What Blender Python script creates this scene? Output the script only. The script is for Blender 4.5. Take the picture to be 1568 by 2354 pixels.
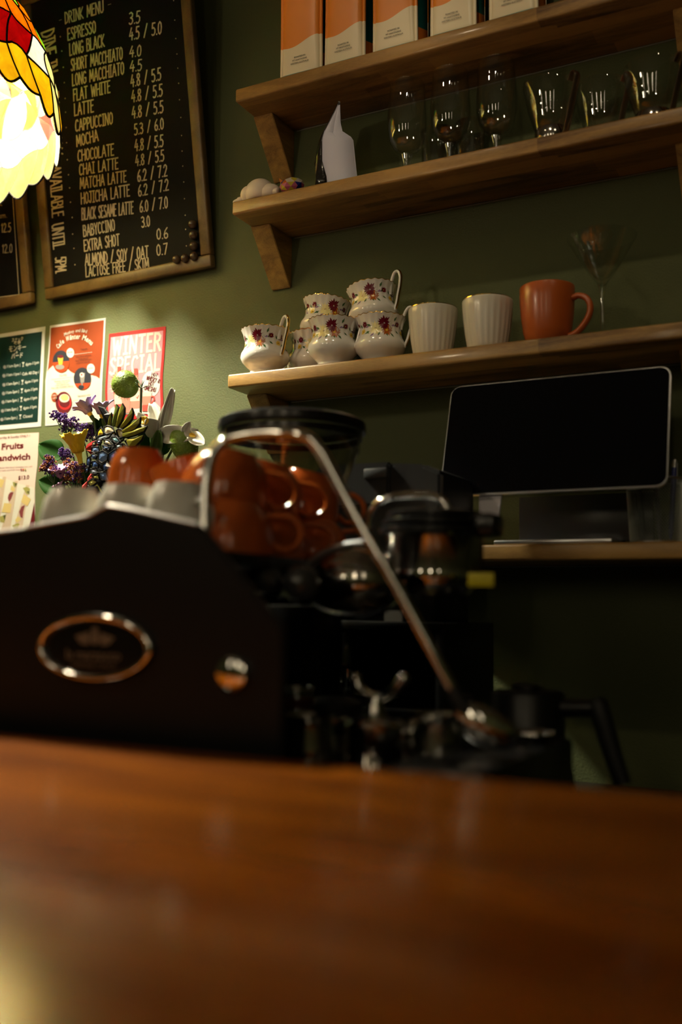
import bpy, bmesh, math, random
from mathutils import Vector, Matrix, Quaternion
for o in list(bpy.data.objects): bpy.data.objects.remove(o)
random.seed(7)
PI = math.pi
sc = bpy.context.scene
C = sc.collection
sin, cos = math.sin, math.cos

# ------------------------------------------------------------------ camera
YAW, PITCH, ROLL, FPX = 0.486052, 0.101838, 0.0152907, 2305.65
EYE = Vector((0, 0, 1.2))
_f = Vector((-sin(YAW)*cos(PITCH), cos(YAW)*cos(PITCH), sin(PITCH)))
_r = Vector((cos(YAW), sin(YAW), 0)); _u = _r.cross(_f)
RT = _r*cos(ROLL)+_u*sin(ROLL); UP = _u*cos(ROLL)-_r*sin(ROLL); FW = _f
cd = bpy.data.cameras.new('camera'); cam = bpy.data.objects.new('camera', cd); C.objects.link(cam)
cam.matrix_world = Matrix(((RT.x, UP.x, -FW.x, EYE.x), (RT.y, UP.y, -FW.y, EYE.y), (RT.z, UP.z, -FW.z, EYE.z), (0, 0, 0, 1)))
cd.sensor_fit = 'VERTICAL'; cd.sensor_height = 36; cd.lens = FPX*36/2354
cd.clip_start = 0.02
cd.dof.use_dof = True; cd.dof.focus_distance = 1.92; cd.dof.aperture_fstop = 2.0
sc.camera = cam

# ------------------------------------------------------------------ world, exposure
w = bpy.data.worlds.new('world'); sc.world = w; w.use_nodes = True
w.node_tree.nodes['Background'].inputs[0].default_value = (0.5, 0.45, 0.4, 1)
w.node_tree.nodes['Background'].inputs[1].default_value = 0.02
sc.view_settings.view_transform = 'Standard'; sc.view_settings.look = 'None'
sc.view_settings.gamma = 1.0; sc.view_settings.use_curve_mapping = False
sc.view_settings.exposure = 0.0

# ------------------------------------------------------------------ lights (each in a fitting; the tubes and bare bulb are unseen additions)
LAMP_C = Vector((-1.602, 1.25, 2.135))          # bulb position of the stained glass pendant is set from this
LAMP_W = 215.0
CEIL = 3.0
DOWN = [(-0.9, -1.7, 2.25, 8.0), (0.25, -1.9, 2.25, 9.0), (-2.1, -1.5, 2.25, 4.0), (0.95, -1.2, 2.25, 3.0), (-1.30, 0.32, 2.0, 5.0)]
# ceiling track spots aimed at the shelves: x, y, z, target, watt
SPOTS = [(-1.05, 0.66, 2.86, (-0.95, 1.56, 2.02), 6.0), (-0.35, 0.66, 2.86, (-0.45, 1.56, 1.96), 9.5), (0.35, 0.66, 2.86, (0.05, 1.56, 2.05), 6.5)]
def point(name, loc, watt, col, rad):
    l = bpy.data.lights.new(name, 'POINT'); l.energy = watt; l.color = col; l.shadow_soft_size = rad
    o = bpy.data.objects.new(name, l); C.objects.link(o); o.location = loc; return o

# ------------------------------------------------------------------ helpers
def ray(px, py):
    return RT*(px-784)-UP*(py-1177)+FW*FPX
def at(px, py, y):
    v = ray(px, py); return EYE+v*((y-EYE.y)/v.y)
def atz(px, py, z):
    v = ray(px, py); return EYE+v*((z-EYE.z)/v.z)
def atx(px, py, x):
    v = ray(px, py); return EYE+v*((x-EYE.x)/v.x)
def V(*a): return Vector(a)

def lin(c):                                    # sRGB 0-255 -> linear
    r = []
    for x in c:
        x /= 255.0
        r.append(x/12.92 if x <= 0.04045 else ((x+0.055)/1.055)**2.4)
    return (r[0], r[1], r[2], 1)

def newmat(name):
    m = bpy.data.materials.new(name); m.use_nodes = True
    return m, m.node_tree, m.node_tree.nodes['Principled BSDF']
def mat(name, col, rough=0.5, metal=0.0, bump=0.0, bscale=200.0, var=0.0, vscale=8.0, coat=0.0, spec=0.5, emit=None, sub=0.0):
    m, nt, p = newmat(name)
    c = col if len(col) == 4 else tuple(col)+(1,)
    p.inputs['Base Color'].default_value = c
    p.inputs['Roughness'].default_value = rough; p.inputs['Metallic'].default_value = metal
    p.inputs['Coat Weight'].default_value = coat; p.inputs['Coat Roughness'].default_value = 0.08
    p.inputs['Specular IOR Level'].default_value = spec
    if emit:
        p.inputs['Emission Color'].default_value = tuple(emit[0])+(1,); p.inputs['Emission Strength'].default_value = emit[1]
    tc = nt.nodes.new('ShaderNodeTexCoord')
    if var > 0:
        n = nt.nodes.new('ShaderNodeTexNoise'); n.inputs['Scale'].default_value = vscale; n.inputs['Detail'].default_value = 4
        nt.links.new(tc.outputs['Object'], n.inputs['Vector'])
        mx = nt.nodes.new('ShaderNodeMix'); mx.data_type = 'RGBA'
        mx.inputs[6].default_value = tuple(x*(1-var) for x in c[:3])+(1,); mx.inputs[7].default_value = tuple(min(1, x*(1+var)) for x in c[:3])+(1,)
        nt.links.new(n.outputs['Fac'], mx.inputs[0]); nt.links.new(mx.outputs[2], p.inputs['Base Color'])
    if bump > 0:
        n = nt.nodes.new('ShaderNodeTexNoise'); n.inputs['Scale'].default_value = bscale
        nt.links.new(tc.outputs['Object'], n.inputs['Vector'])
        b = nt.nodes.new('ShaderNodeBump'); b.inputs['Strength'].default_value = bump; b.inputs['Distance'].default_value = 0.002
        nt.links.new(n.outputs['Fac'], b.inputs['Height']); nt.links.new(b.outputs['Normal'], p.inputs['Normal'])
    return m
def wood(name, dark, light, scale=(1.2, 14, 14), rough=0.4, coat=0.0, warp=3.0, fine=40.0, bump=0.15, blocks=None):
    m, nt, p = newmat(name); L = nt.links.new
    tc = nt.nodes.new('ShaderNodeTexCoord'); mp = nt.nodes.new('ShaderNodeMapping'); mp.inputs['Scale'].default_value = scale
    L(tc.outputs['Object'], mp.inputs['Vector'])
    n1 = nt.nodes.new('ShaderNodeTexNoise'); n1.inputs['Scale'].default_value = 2.2; n1.inputs['Detail'].default_value = 5; n1.inputs['Distortion'].default_value = warp
    L(mp.outputs['Vector'], n1.inputs['Vector'])
    n2 = nt.nodes.new('ShaderNodeTexNoise'); n2.inputs['Scale'].default_value = fine; n2.inputs['Detail'].default_value = 3
    L(mp.outputs['Vector'], n2.inputs['Vector'])
    ad = nt.nodes.new('ShaderNodeMath'); ad.operation = 'MULTIPLY_ADD'; ad.inputs[1].default_value = 0.35
    L(n2.outputs['Fac'], ad.inputs[0]); L(n1.outputs['Fac'], ad.inputs[2])
    fac = ad.outputs[0]
    if blocks:                                 # finger-jointed lamellae: a tone per block
        mb = nt.nodes.new('ShaderNodeMapping'); mb.inputs['Scale'].default_value = blocks
        L(tc.outputs['Object'], mb.inputs['Vector'])
        vo = nt.nodes.new('ShaderNodeTexVoronoi'); vo.distance = 'CHEBYCHEV'; vo.inputs['Scale'].default_value = 1.0; vo.inputs['Randomness'].default_value = 0.55
        L(mb.outputs['Vector'], vo.inputs['Vector'])
        sp = nt.nodes.new('ShaderNodeSeparateColor'); L(vo.outputs['Color'], sp.inputs[0])
        a2 = nt.nodes.new('ShaderNodeMath'); a2.operation = 'MULTIPLY_ADD'; a2.inputs[1].default_value = 0.45
        L(sp.outputs[0], a2.inputs[0]); L(fac, a2.inputs[2])
        a3 = nt.nodes.new('ShaderNodeMath'); a3.operation = 'SUBTRACT'; a3.inputs[1].default_value = 0.22
        L(a2.outputs[0], a3.inputs[0]); fac = a3.outputs[0]
    cr = nt.nodes.new('ShaderNodeValToRGB'); cr.color_ramp.elements[0].position = 0.38; cr.color_ramp.elements[1].position = 0.85
    cr.color_ramp.elements[0].color = tuple(dark)+(1,); cr.color_ramp.elements[1].color = tuple(light)+(1,)
    L(fac, cr.inputs[0]); L(cr.outputs[0], p.inputs['Base Color'])
    p.inputs['Roughness'].default_value = rough; p.inputs['Coat Weight'].default_value = coat; p.inputs['Coat Roughness'].default_value = 0.1
    b = nt.nodes.new('ShaderNodeBump'); b.inputs['Strength'].default_value = bump; b.inputs['Distance'].default_value = 0.001
    L(ad.outputs[0], b.inputs['Height']); L(b.outputs['Normal'], p.inputs['Normal'])
    return m
def clear(name, tint=(1, 1, 1), ior=1.45, rough=0.0, floor=0.0):   # thin-walled glass: see-through plus a Fresnel reflection
    m = bpy.data.materials.new(name); m.use_nodes = True; nt = m.node_tree; nt.nodes.clear()
    o = nt.nodes.new('ShaderNodeOutputMaterial'); t = nt.nodes.new('ShaderNodeBsdfTransparent'); g = nt.nodes.new('ShaderNodeBsdfGlossy')
    t.inputs[0].default_value = tuple(tint)+(1,); g.inputs['Roughness'].default_value = rough
    lw = nt.nodes.new('ShaderNodeLayerWeight'); lw.inputs[0].default_value = 0.5; mx = nt.nodes.new('ShaderNodeMixShader'); L = nt.links.new
    pw = nt.nodes.new('ShaderNodeMath'); pw.operation = 'POWER'; pw.inputs[1].default_value = 4.0; L(lw.outputs['Facing'], pw.inputs[0])
    a = nt.nodes.new('ShaderNodeMath'); a.operation = 'MULTIPLY_ADD'; a.use_clamp = True; a.inputs[1].default_value = 0.75; a.inputs[2].default_value = 0.045+floor
    L(pw.outputs[0], a.inputs[0]); L(a.outputs[0], mx.inputs[0])
    L(t.outputs[0], mx.inputs[1]); L(g.outputs[0], mx.inputs[2]); L(mx.outputs[0], o.inputs[0])
    return m
def opal(name, col, trans=0.25, gloss=0.06, body=1.0):     # coloured art glass: part passes, part scatters
    m = bpy.data.materials.new(name); m.use_nodes = True; nt = m.node_tree; nt.nodes.clear(); L = nt.links.new
    o = nt.nodes.new('ShaderNodeOutputMaterial'); d = nt.nodes.new('ShaderNodeBsdfDiffuse'); t = nt.nodes.new('ShaderNodeBsdfTranslucent'); g = nt.nodes.new('ShaderNodeBsdfGlossy')
    c = tuple(col)+(1,)
    tc = nt.nodes.new('ShaderNodeTexCoord'); n = nt.nodes.new('ShaderNodeTexNoise'); n.inputs['Scale'].default_value = 25; n.inputs['Distortion'].default_value = 2
    L(tc.outputs['Object'], n.inputs['Vector'])
    mx = nt.nodes.new('ShaderNodeMix'); mx.data_type = 'RGBA'; mx.inputs[6].default_value = tuple(x*0.7 for x in c[:3])+(1,); mx.inputs[7].default_value = tuple(min(1, x*1.25) for x in c[:3])+(1,)
    L(n.outputs['Fac'], mx.inputs[0])
    dk = nt.nodes.new('ShaderNodeMix'); dk.data_type = 'RGBA'; dk.blend_type = 'MULTIPLY'; dk.inputs[0].default_value = 1.0; dk.inputs[7].default_value = (body, body, body, 1); L(mx.outputs[2], dk.inputs[6])
    L(dk.outputs[2], d.inputs[0]); L(mx.outputs[2], t.inputs[0]); g.inputs['Roughness'].default_value = 0.15
    a = nt.nodes.new('ShaderNodeMixShader'); a.inputs[0].default_value = trans; L(d.outputs[0], a.inputs[1]); L(t.outputs[0], a.inputs[2])
    b = nt.nodes.new('ShaderNodeMixShader'); b.inputs[0].default_value = gloss; L(a.outputs[0], b.inputs[1]); L(g.outputs[0], b.inputs[2])
    L(b.outputs[0], o.inputs[0]); return m

def mesh_of(name, bm, mats, smooth=None):
    bmesh.ops.recalc_face_normals(bm, faces=bm.faces) if smooth is not None else None
    me = bpy.data.meshes.new(name); bm.to_mesh(me); bm.free()
    for m in (mats if isinstance(mats, (list, tuple)) else [mats]): me.materials.append(m)
    if smooth:
        for p in me.polygons: p.use_smooth = True
        try: me.set_sharp_from_angle(angle=math.radians(smooth))
        except Exception: pass
    return me
def obj(name, bm, mats, parent=None, smooth=40, loc=None):
    me = mesh_of(name, bm, mats, smooth)
    o = bpy.data.objects.new(name, me); C.objects.link(o)
    if parent is not None: o.parent = parent
    if loc is not None: o.location = loc
    return o
def tag(o, label=None, cat=None, group=None, kind=None):
    for k, v in (('label', label), ('category', cat), ('group', group), ('kind', kind)):
        if v: o[k] = v
    return o
def thing(name, label, cat, loc=(0, 0, 0), rotz=0.0, group=None):
    o = bpy.data.objects.new(name, None); C.objects.link(o); o.empty_display_size = 0.02
    o.location = loc; o.rotation_euler = (0, 0, rotz)
    return tag(o, label, cat, group)
def struct(name, bm, m, smooth=None, loc=None):
    o = obj(name, bm, m, None, smooth, loc); o['kind'] = 'structure'; return o
def dup(root, loc, rotz, label, group=None):
    r = root.copy(); C.objects.link(r); r.location = loc; r.rotation_euler = (root.rotation_euler.x, root.rotation_euler.y, rotz); r['label'] = label
    if group: r['group'] = group
    for ch in list(root.children):
        c = ch.copy(); C.objects.link(c); c.parent = r
        for g in list(ch.children):
            d = g.copy(); C.objects.link(d); d.parent = c
    return r

def BM(): return bmesh.new()
def add_box(bm, lo, hi, bev=0.0, seg=2, mi=0, M=None):
    b = bmesh.new(); bmesh.ops.create_cube(b, size=1.0)
    lo, hi = Vector(lo), Vector(hi)
    for v in b.verts: v.co = Vector(((v.co.x+0.5)*(hi.x-lo.x)+lo.x, (v.co.y+0.5)*(hi.y-lo.y)+lo.y, (v.co.z+0.5)*(hi.z-lo.z)+lo.z))
    if bev: bmesh.ops.bevel(b, geom=list(b.edges), offset=bev, segments=seg, affect='EDGES', profile=0.5)
    merge(bm, b, mi, M)
def merge(bm, b, mi=None, M=None):
    mp = {}
    for v in b.verts: mp[v] = bm.verts.new(M @ v.co if M is not None else v.co)
    for f in b.faces:
        try:
            nf = bm.faces.new([mp[v] for v in f.verts]); nf.material_index = f.material_index if mi is None else mi; nf.smooth = f.smooth
        except ValueError: pass
    b.free()
def box(lo, hi, bev=0.0, seg=2):
    bm = BM(); add_box(bm, lo, hi, bev, seg); return bm
def lathe(bm, prof, n=40, f=None, mi=0, M=None, closed=False):
    """prof: (r, z) pairs; f(theta, z) scales the radius"""
    rings = []
    for r, z in prof:
        if r < 1e-6: rings.append([bm.verts.new(tr(M, Vector((0, 0, z))))])
        else:
            ring = []
            for k in range(n):
                t = 2*PI*k/n; q = r*(f(t, z) if f else 1.0)
                zz = z[1](t) if isinstance(z, tuple) else z
                ring.append(bm.verts.new(tr(M, Vector((q*cos(t), q*sin(t), zz)))))
            rings.append(ring)
    pairs = list(zip(rings, rings[1:])) + ([(rings[-1], rings[0])] if closed else [])
    for a, b in pairs:
        for k in range(n):
            k2 = (k+1) % n
            if len(a) == 1 and len(b) == 1: continue
            vs = [a[0], b[k], b[k2]] if len(a) == 1 else ([a[k], b[0], a[k2]] if len(b) == 1 else [a[k], b[k], b[k2], a[k2]])
            fc = bm.faces.new(vs); fc.material_index = mi
def tr(M, v): return M @ v if M is not None else v
def catmull(pts, k=8, closed=False):
    pts = [Vector(p) for p in pts]; n = len(pts); out = []
    rng = range(n) if closed else range(n-1)
    for i in rng:
        p0 = pts[(i-1) % n] if closed or i > 0 else pts[0]*2-pts[1]
        p1, p2 = pts[i], pts[(i+1) % n]
        p3 = pts[(i+2) % n] if closed or i+2 < n else p2*2-p1
        for j in range(k):
            t = j/k
            out.append(0.5*((2*p1)+(p2-p0)*t+(2*p0-5*p1+4*p2-p3)*t*t+(3*p1-p0-3*p2+p3)*t*t*t))
    if not closed: out.append(pts[-1])
    return out
def tube(bm, pts, r, n=10, closed=False, caps=True, mi=0, flat=1.0, up=None):
    """sweep a circle (or ellipse, flat = binormal scale) along pts; r number or list"""
    pts = [Vector(p) for p in pts]; m = len(pts); rings = []; nrm = None
    for i, p in enumerate(pts):
        a = pts[(i-1) % m] if closed or i > 0 else p; b = pts[(i+1) % m] if closed or i < m-1 else p
        t = (b-a)
        if t.length < 1e-9: t = Vector((0, 0, 1))
        t.normalize()
        if nrm is None:
            h = Vector(up) if up else (Vector((0, 0, 1)) if abs(t.z) < 0.9 else Vector((1, 0, 0)))
            nrm = (h-t*h.dot(t)).normalized()
        else: nrm = (nrm-t*nrm.dot(t)).normalized()
        bi = t.cross(nrm); q = r[i] if isinstance(r, (list, tuple)) else r
        rings.append([bm.verts.new(p+nrm*(q*cos(2*PI*k/n))+bi*(q*flat*sin(2*PI*k/n))) for k in range(n)])
    pr = list(zip(rings, rings[1:])) + ([(rings[-1], rings[0])] if closed else [])
    for a, b in pr:
        for k in range(n):
            f = bm.faces.new([a[k], a[(k+1) % n], b[(k+1) % n], b[k]]); f.material_index = mi
    if caps and not closed:
        f = bm.faces.new(rings[0][::-1]); f.material_index = mi; f = bm.faces.new(rings[-1]); f.material_index = mi
def prism(bm, poly, d, mi=0, bev=0.0, M=None):
    """poly: 2D points (x, z) extruded along +y by d"""
    b = bmesh.new()
    v0 = [b.verts.new((x, 0, z)) for x, z in poly]; v1 = [b.verts.new((x, d, z)) for x, z in poly]
    n = len(poly); b.faces.new(v0); b.faces.new(v1[::-1])
    for i in range(n): b.faces.new([v0[i], v1[i], v1[(i+1) % n], v0[(i+1) % n]])
    bmesh.ops.recalc_face_normals(b, faces=b.faces)
    if bev: bmesh.ops.bevel(b, geom=list(b.edges), offset=bev, segments=2, affect='EDGES')
    merge(bm, b, mi, M)
def ball(bm, c, r, u=14, v=10, mi=0, s=(1, 1, 1), M=None):
    b = bmesh.new(); bmesh.ops.create_uvsphere(b, u_segments=u, v_segments=v, radius=r)
    T = Matrix.Translation(Vector(c)) @ Matrix.Diagonal((s[0], s[1], s[2], 1))
    merge(bm, b, mi, (M @ T) if M is not None else T)
def frame_to(z, x=None):
    """rotation whose local z points along z"""
    z = Vector(z).normalized(); x = Vector(x) if x is not None else (Vector((1, 0, 0)) if abs(z.x) < 0.9 else Vector((0, 1, 0)))
    x = (x-z*x.dot(z)).normalized(); y = z.cross(x)
    return Matrix(((x.x, y.x, z.x, 0), (x.y, y.y, z.y, 0), (x.z, y.z, z.z, 0), (0, 0, 0, 1)))
def petal(bm, base, direc, side, L, W, curl=0.0, tip=0.0, mi=0, nseg=7, cup=0.25, shape=None, th=0.0007, ruff=0.0):
    """a petal or leaf with thickness: base point, growth direction, sideways vector; curl bends it towards its normal"""
    d = Vector(direc).normalized(); s = Vector(side); s = (s-d*s.dot(d)).normalized(); n = d.cross(s)
    rows = []
    p = Vector(base); ang = 0.0; step = L/nseg
    for i in range(nseg+1):
        t = i/nseg
        wd = W*(shape(t) if shape else sin(PI*min(1, max(0.0, t*0.93+0.05)))**0.8)
        dd = d*cos(ang)+n*sin(ang); nn = n*cos(ang)-d*sin(ang)
        row = []
        for j in (-1, -0.5, 0, 0.5, 1):
            z = cup*wd*j*j + ruff*sin(t*11+j*3)*abs(j)
            row.append(p+s*(wd*0.5*j)+nn*z)
        rows.append(row); p = p+dd*step; ang += curl/nseg + (tip/nseg if t > 0.6 else 0)
    vv = [[bm.verts.new(q) for q in row] for row in rows]
    for a, b in zip(vv, vv[1:]):
        for j in range(4):
            f = bm.faces.new([a[j], a[j+1], b[j+1], b[j]]); f.material_index = mi; f.smooth = True
    return p
# ------------------------------------------------------------------ materials
WALL = mat('green_paint', (0.070, 0.080, 0.032), rough=0.6, bump=0.35, bscale=260, var=0.05, vscale=3, spec=0.2)
M_WHITE_PAINT = mat('ceiling_paint', (0.16, 0.15, 0.12), rough=0.8)
M_FLOOR = wood('floor_boards', (0.03, 0.016, 0.008), (0.09, 0.05, 0.025), scale=(2, 12, 1), rough=0.45)
M_SHELF = wood('acacia_shelf', (0.085, 0.036, 0.009), (0.37, 0.205, 0.055), scale=(2.0, 16, 16), rough=0.42, coat=0.15, warp=1.2, blocks=(2.6, 24, 0.4), bump=0.25)
M_BRKT = wood('acacia_bracket', (0.09, 0.042, 0.011), (0.40, 0.235, 0.06), scale=(10, 3, 22), rough=0.5, warp=1.0)
M_BAR = wood('varnished_bar', (0.10, 0.018, 0.001), (0.36, 0.09, 0.0015), scale=(0.9, 5.0, 5), rough=0.2, coat=0.0, warp=2.5, fine=18, bump=0.05)
M_BARF = wood('bar_front_boards', (0.05, 0.014, 0.004), (0.12, 0.04, 0.012), scale=(8, 8, 0.8), rough=0.4)
M_BLACK = mat('black_powder_coat', (0.005, 0.005, 0.005), rough=0.36, bump=0.1, bscale=600, spec=0.25)
M_SATIN = mat('black_satin', (0.008, 0.008, 0.009), rough=0.25)
M_RUBBER = mat('black_rubber', (0.008, 0.008, 0.008), rough=0.55)
M_CHROME = mat('chrome', (0.78, 0.77, 0.75), rough=0.07, metal=1.0)
M_STEEL = mat('brushed_steel', (0.56, 0.54, 0.51), rough=0.13, metal=1.0)
M_ALU = mat('aluminium', (0.62, 0.63, 0.66), rough=0.3, metal=1.0)
M_GOLD = mat('gilding', (0.85, 0.52, 0.11), rough=0.14, metal=1.0)
M_BRASS = mat('antique_brass', (0.35, 0.22, 0.08), rough=0.35, metal=1.0)
M_PORC = mat('porcelain', (0.80, 0.77, 0.72), rough=0.1, coat=0.4)
M_STONEW = mat('white_stoneware', (0.62, 0.58, 0.50), rough=0.3, coat=0.15)
M_ORANGE = mat('orange_glaze', (0.42, 0.085, 0.012), rough=0.16, coat=0.35)
M_ORM = mat('orange_mug_glaze', (0.40, 0.085, 0.014), rough=0.3, coat=0.1)
M_GLASS = clear('thin_glass', (0.97, 0.98, 0.97), 1.5, 0.0, 0.045)
M_GLASST = clear('tumbler_glass', (0.94, 0.96, 0.95), 1.5, 0.0, 0.09)
M_SMOKE = clear('smoked_hopper', (0.86, 0.85, 0.80), 1.5, 0.02, 0.03)
M_LEAD = mat('lead_came', (0.012, 0.011, 0.011), rough=0.6, metal=0.0, bump=0.6, bscale=300, spec=0.1)
M_BOARD = mat('chalkboard_black', (0.0050, 0.0044, 0.0038), rough=0.65, var=0.3, vscale=6, spec=0.1)
M_CHALK = mat('chalk_marker', (0.50, 0.44, 0.34), rough=0.8)
M_FRAME = wood('dark_frame', (0.060, 0.034, 0.011), (0.155, 0.095, 0.032), scale=(9, 9, 9), rough=0.4, warp=0.6, bump=0.1)

# ------------------------------------------------------------------ the setting
def wall_box(name, lo, hi, m): struct(name, box(lo, hi), m)
WX0, WX1, WY0, WY1 = -3.4, 1.6, -2.6, 1.7
wall_box('wall_back', (WX0-.1, WY1, 0), (WX1+.1, WY1+.1, CEIL), WALL)
wall_box('wall_left', (WX0-.1, WY0, 0), (WX0, WY1, CEIL), WALL)
wall_box('wall_right', (WX1, WY0, 0), (WX1+.1, WY1, CEIL), WALL)
wall_box('wall_front', (WX0-.1, WY0-.1, 0), (WX1+.1, WY0, CEIL), WALL)
wall_box('floor', (WX0-.1, WY0-.1, -.1), (WX1+.1, WY1+.1, 0), M_FLOOR)
wall_box('ceiling', (WX0-.1, WY0-.1, CEIL), (WX1+.1, WY1+.1, CEIL+.1), M_WHITE_PAINT)

BARZ, BENZ = 1.08, 0.93
t = thing('bar_counter', 'long varnished orange-brown wooden bar counter across the foreground', 'counter', (-0.6, 0.39, 0))
obj('bar_top', box((-1.9, -0.341, BARZ-.045), (1.5, 0.341, BARZ), 0.006), M_BAR, t)
obj('bar_front', box((-1.9, -0.20, 0), (1.5, 0.30, BARZ-.045)), M_BARF, t)
t = thing('back_counter', 'black work counter behind the bar, carrying the coffee machine', 'counter', (-0.6, 1.22, 0))
obj('worktop', box((-1.9, -0.44, BENZ-.04), (1.5, 0.478, BENZ), 0.004), M_SATIN, t)
obj('cabinet_body', box((-1.9, -0.40, 0), (1.5, 0.478, BENZ-.04)), M_BLACK, t)

# ------------------------------------------------------------------ wall shelves
SX0, SX1, SYF = -1.064, 0.75, 1.545
SZ = [2.190, 1.962, 1.6225, 1.2895]; STH = 0.0265
SLAB = ['highest wooden wall shelf, holding the row of coffee bags', 'second wooden wall shelf from the top, holding wine glasses and glass cups',
        'third wooden wall shelf, holding floral teacups, white mugs and the orange mug', 'lowest wooden shelf, under the tablet screen and the mesh pen cup']
for i, z in enumerate(SZ):
    SX0 = -1.064 if i < 3 else -0.700
    t = thing('wall_shelf', SLAB[i], 'shelf', (SX0, SYF, z), 0, 'wooden wall shelves')
    obj('board', box((0, 0, 0), (SX1-SX0, WY1-SYF, STH), 0.004, 3), M_SHELF, t)
    # bead of sealant along the wall below the board
    bm = BM(); tube(bm, [(0.05, WY1-SYF-.001, -.001), (SX1-SX0, WY1-SYF-.001, -.001)], 0.0016, 6); obj('sealant_bead', bm, mat('sealant', (.13, .13, .10), .6), t)
    xs = [(-1.064, -1.020), (-0.254, -0.210)] if i < 3 else [(-0.700, -0.656), (-0.254, -0.210)]
    for x0, x1 in xs:
        bm = BM(); prism(bm, [(0.066, 0), (WY1-SYF, 0), (WY1-SYF, -0.104), (WY1-SYF-.006, -0.104)], x1-x0, bev=0.0012,
                         M=Matrix(((0, 1, 0, x0-SX0), (1, 0, 0, 0), (0, 0, 1, 0), (0, 0, 0, 1))))
        obj('bracket', bm, M_BRKT, t, 30)
ZT = [z+STH for z in SZ]
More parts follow.
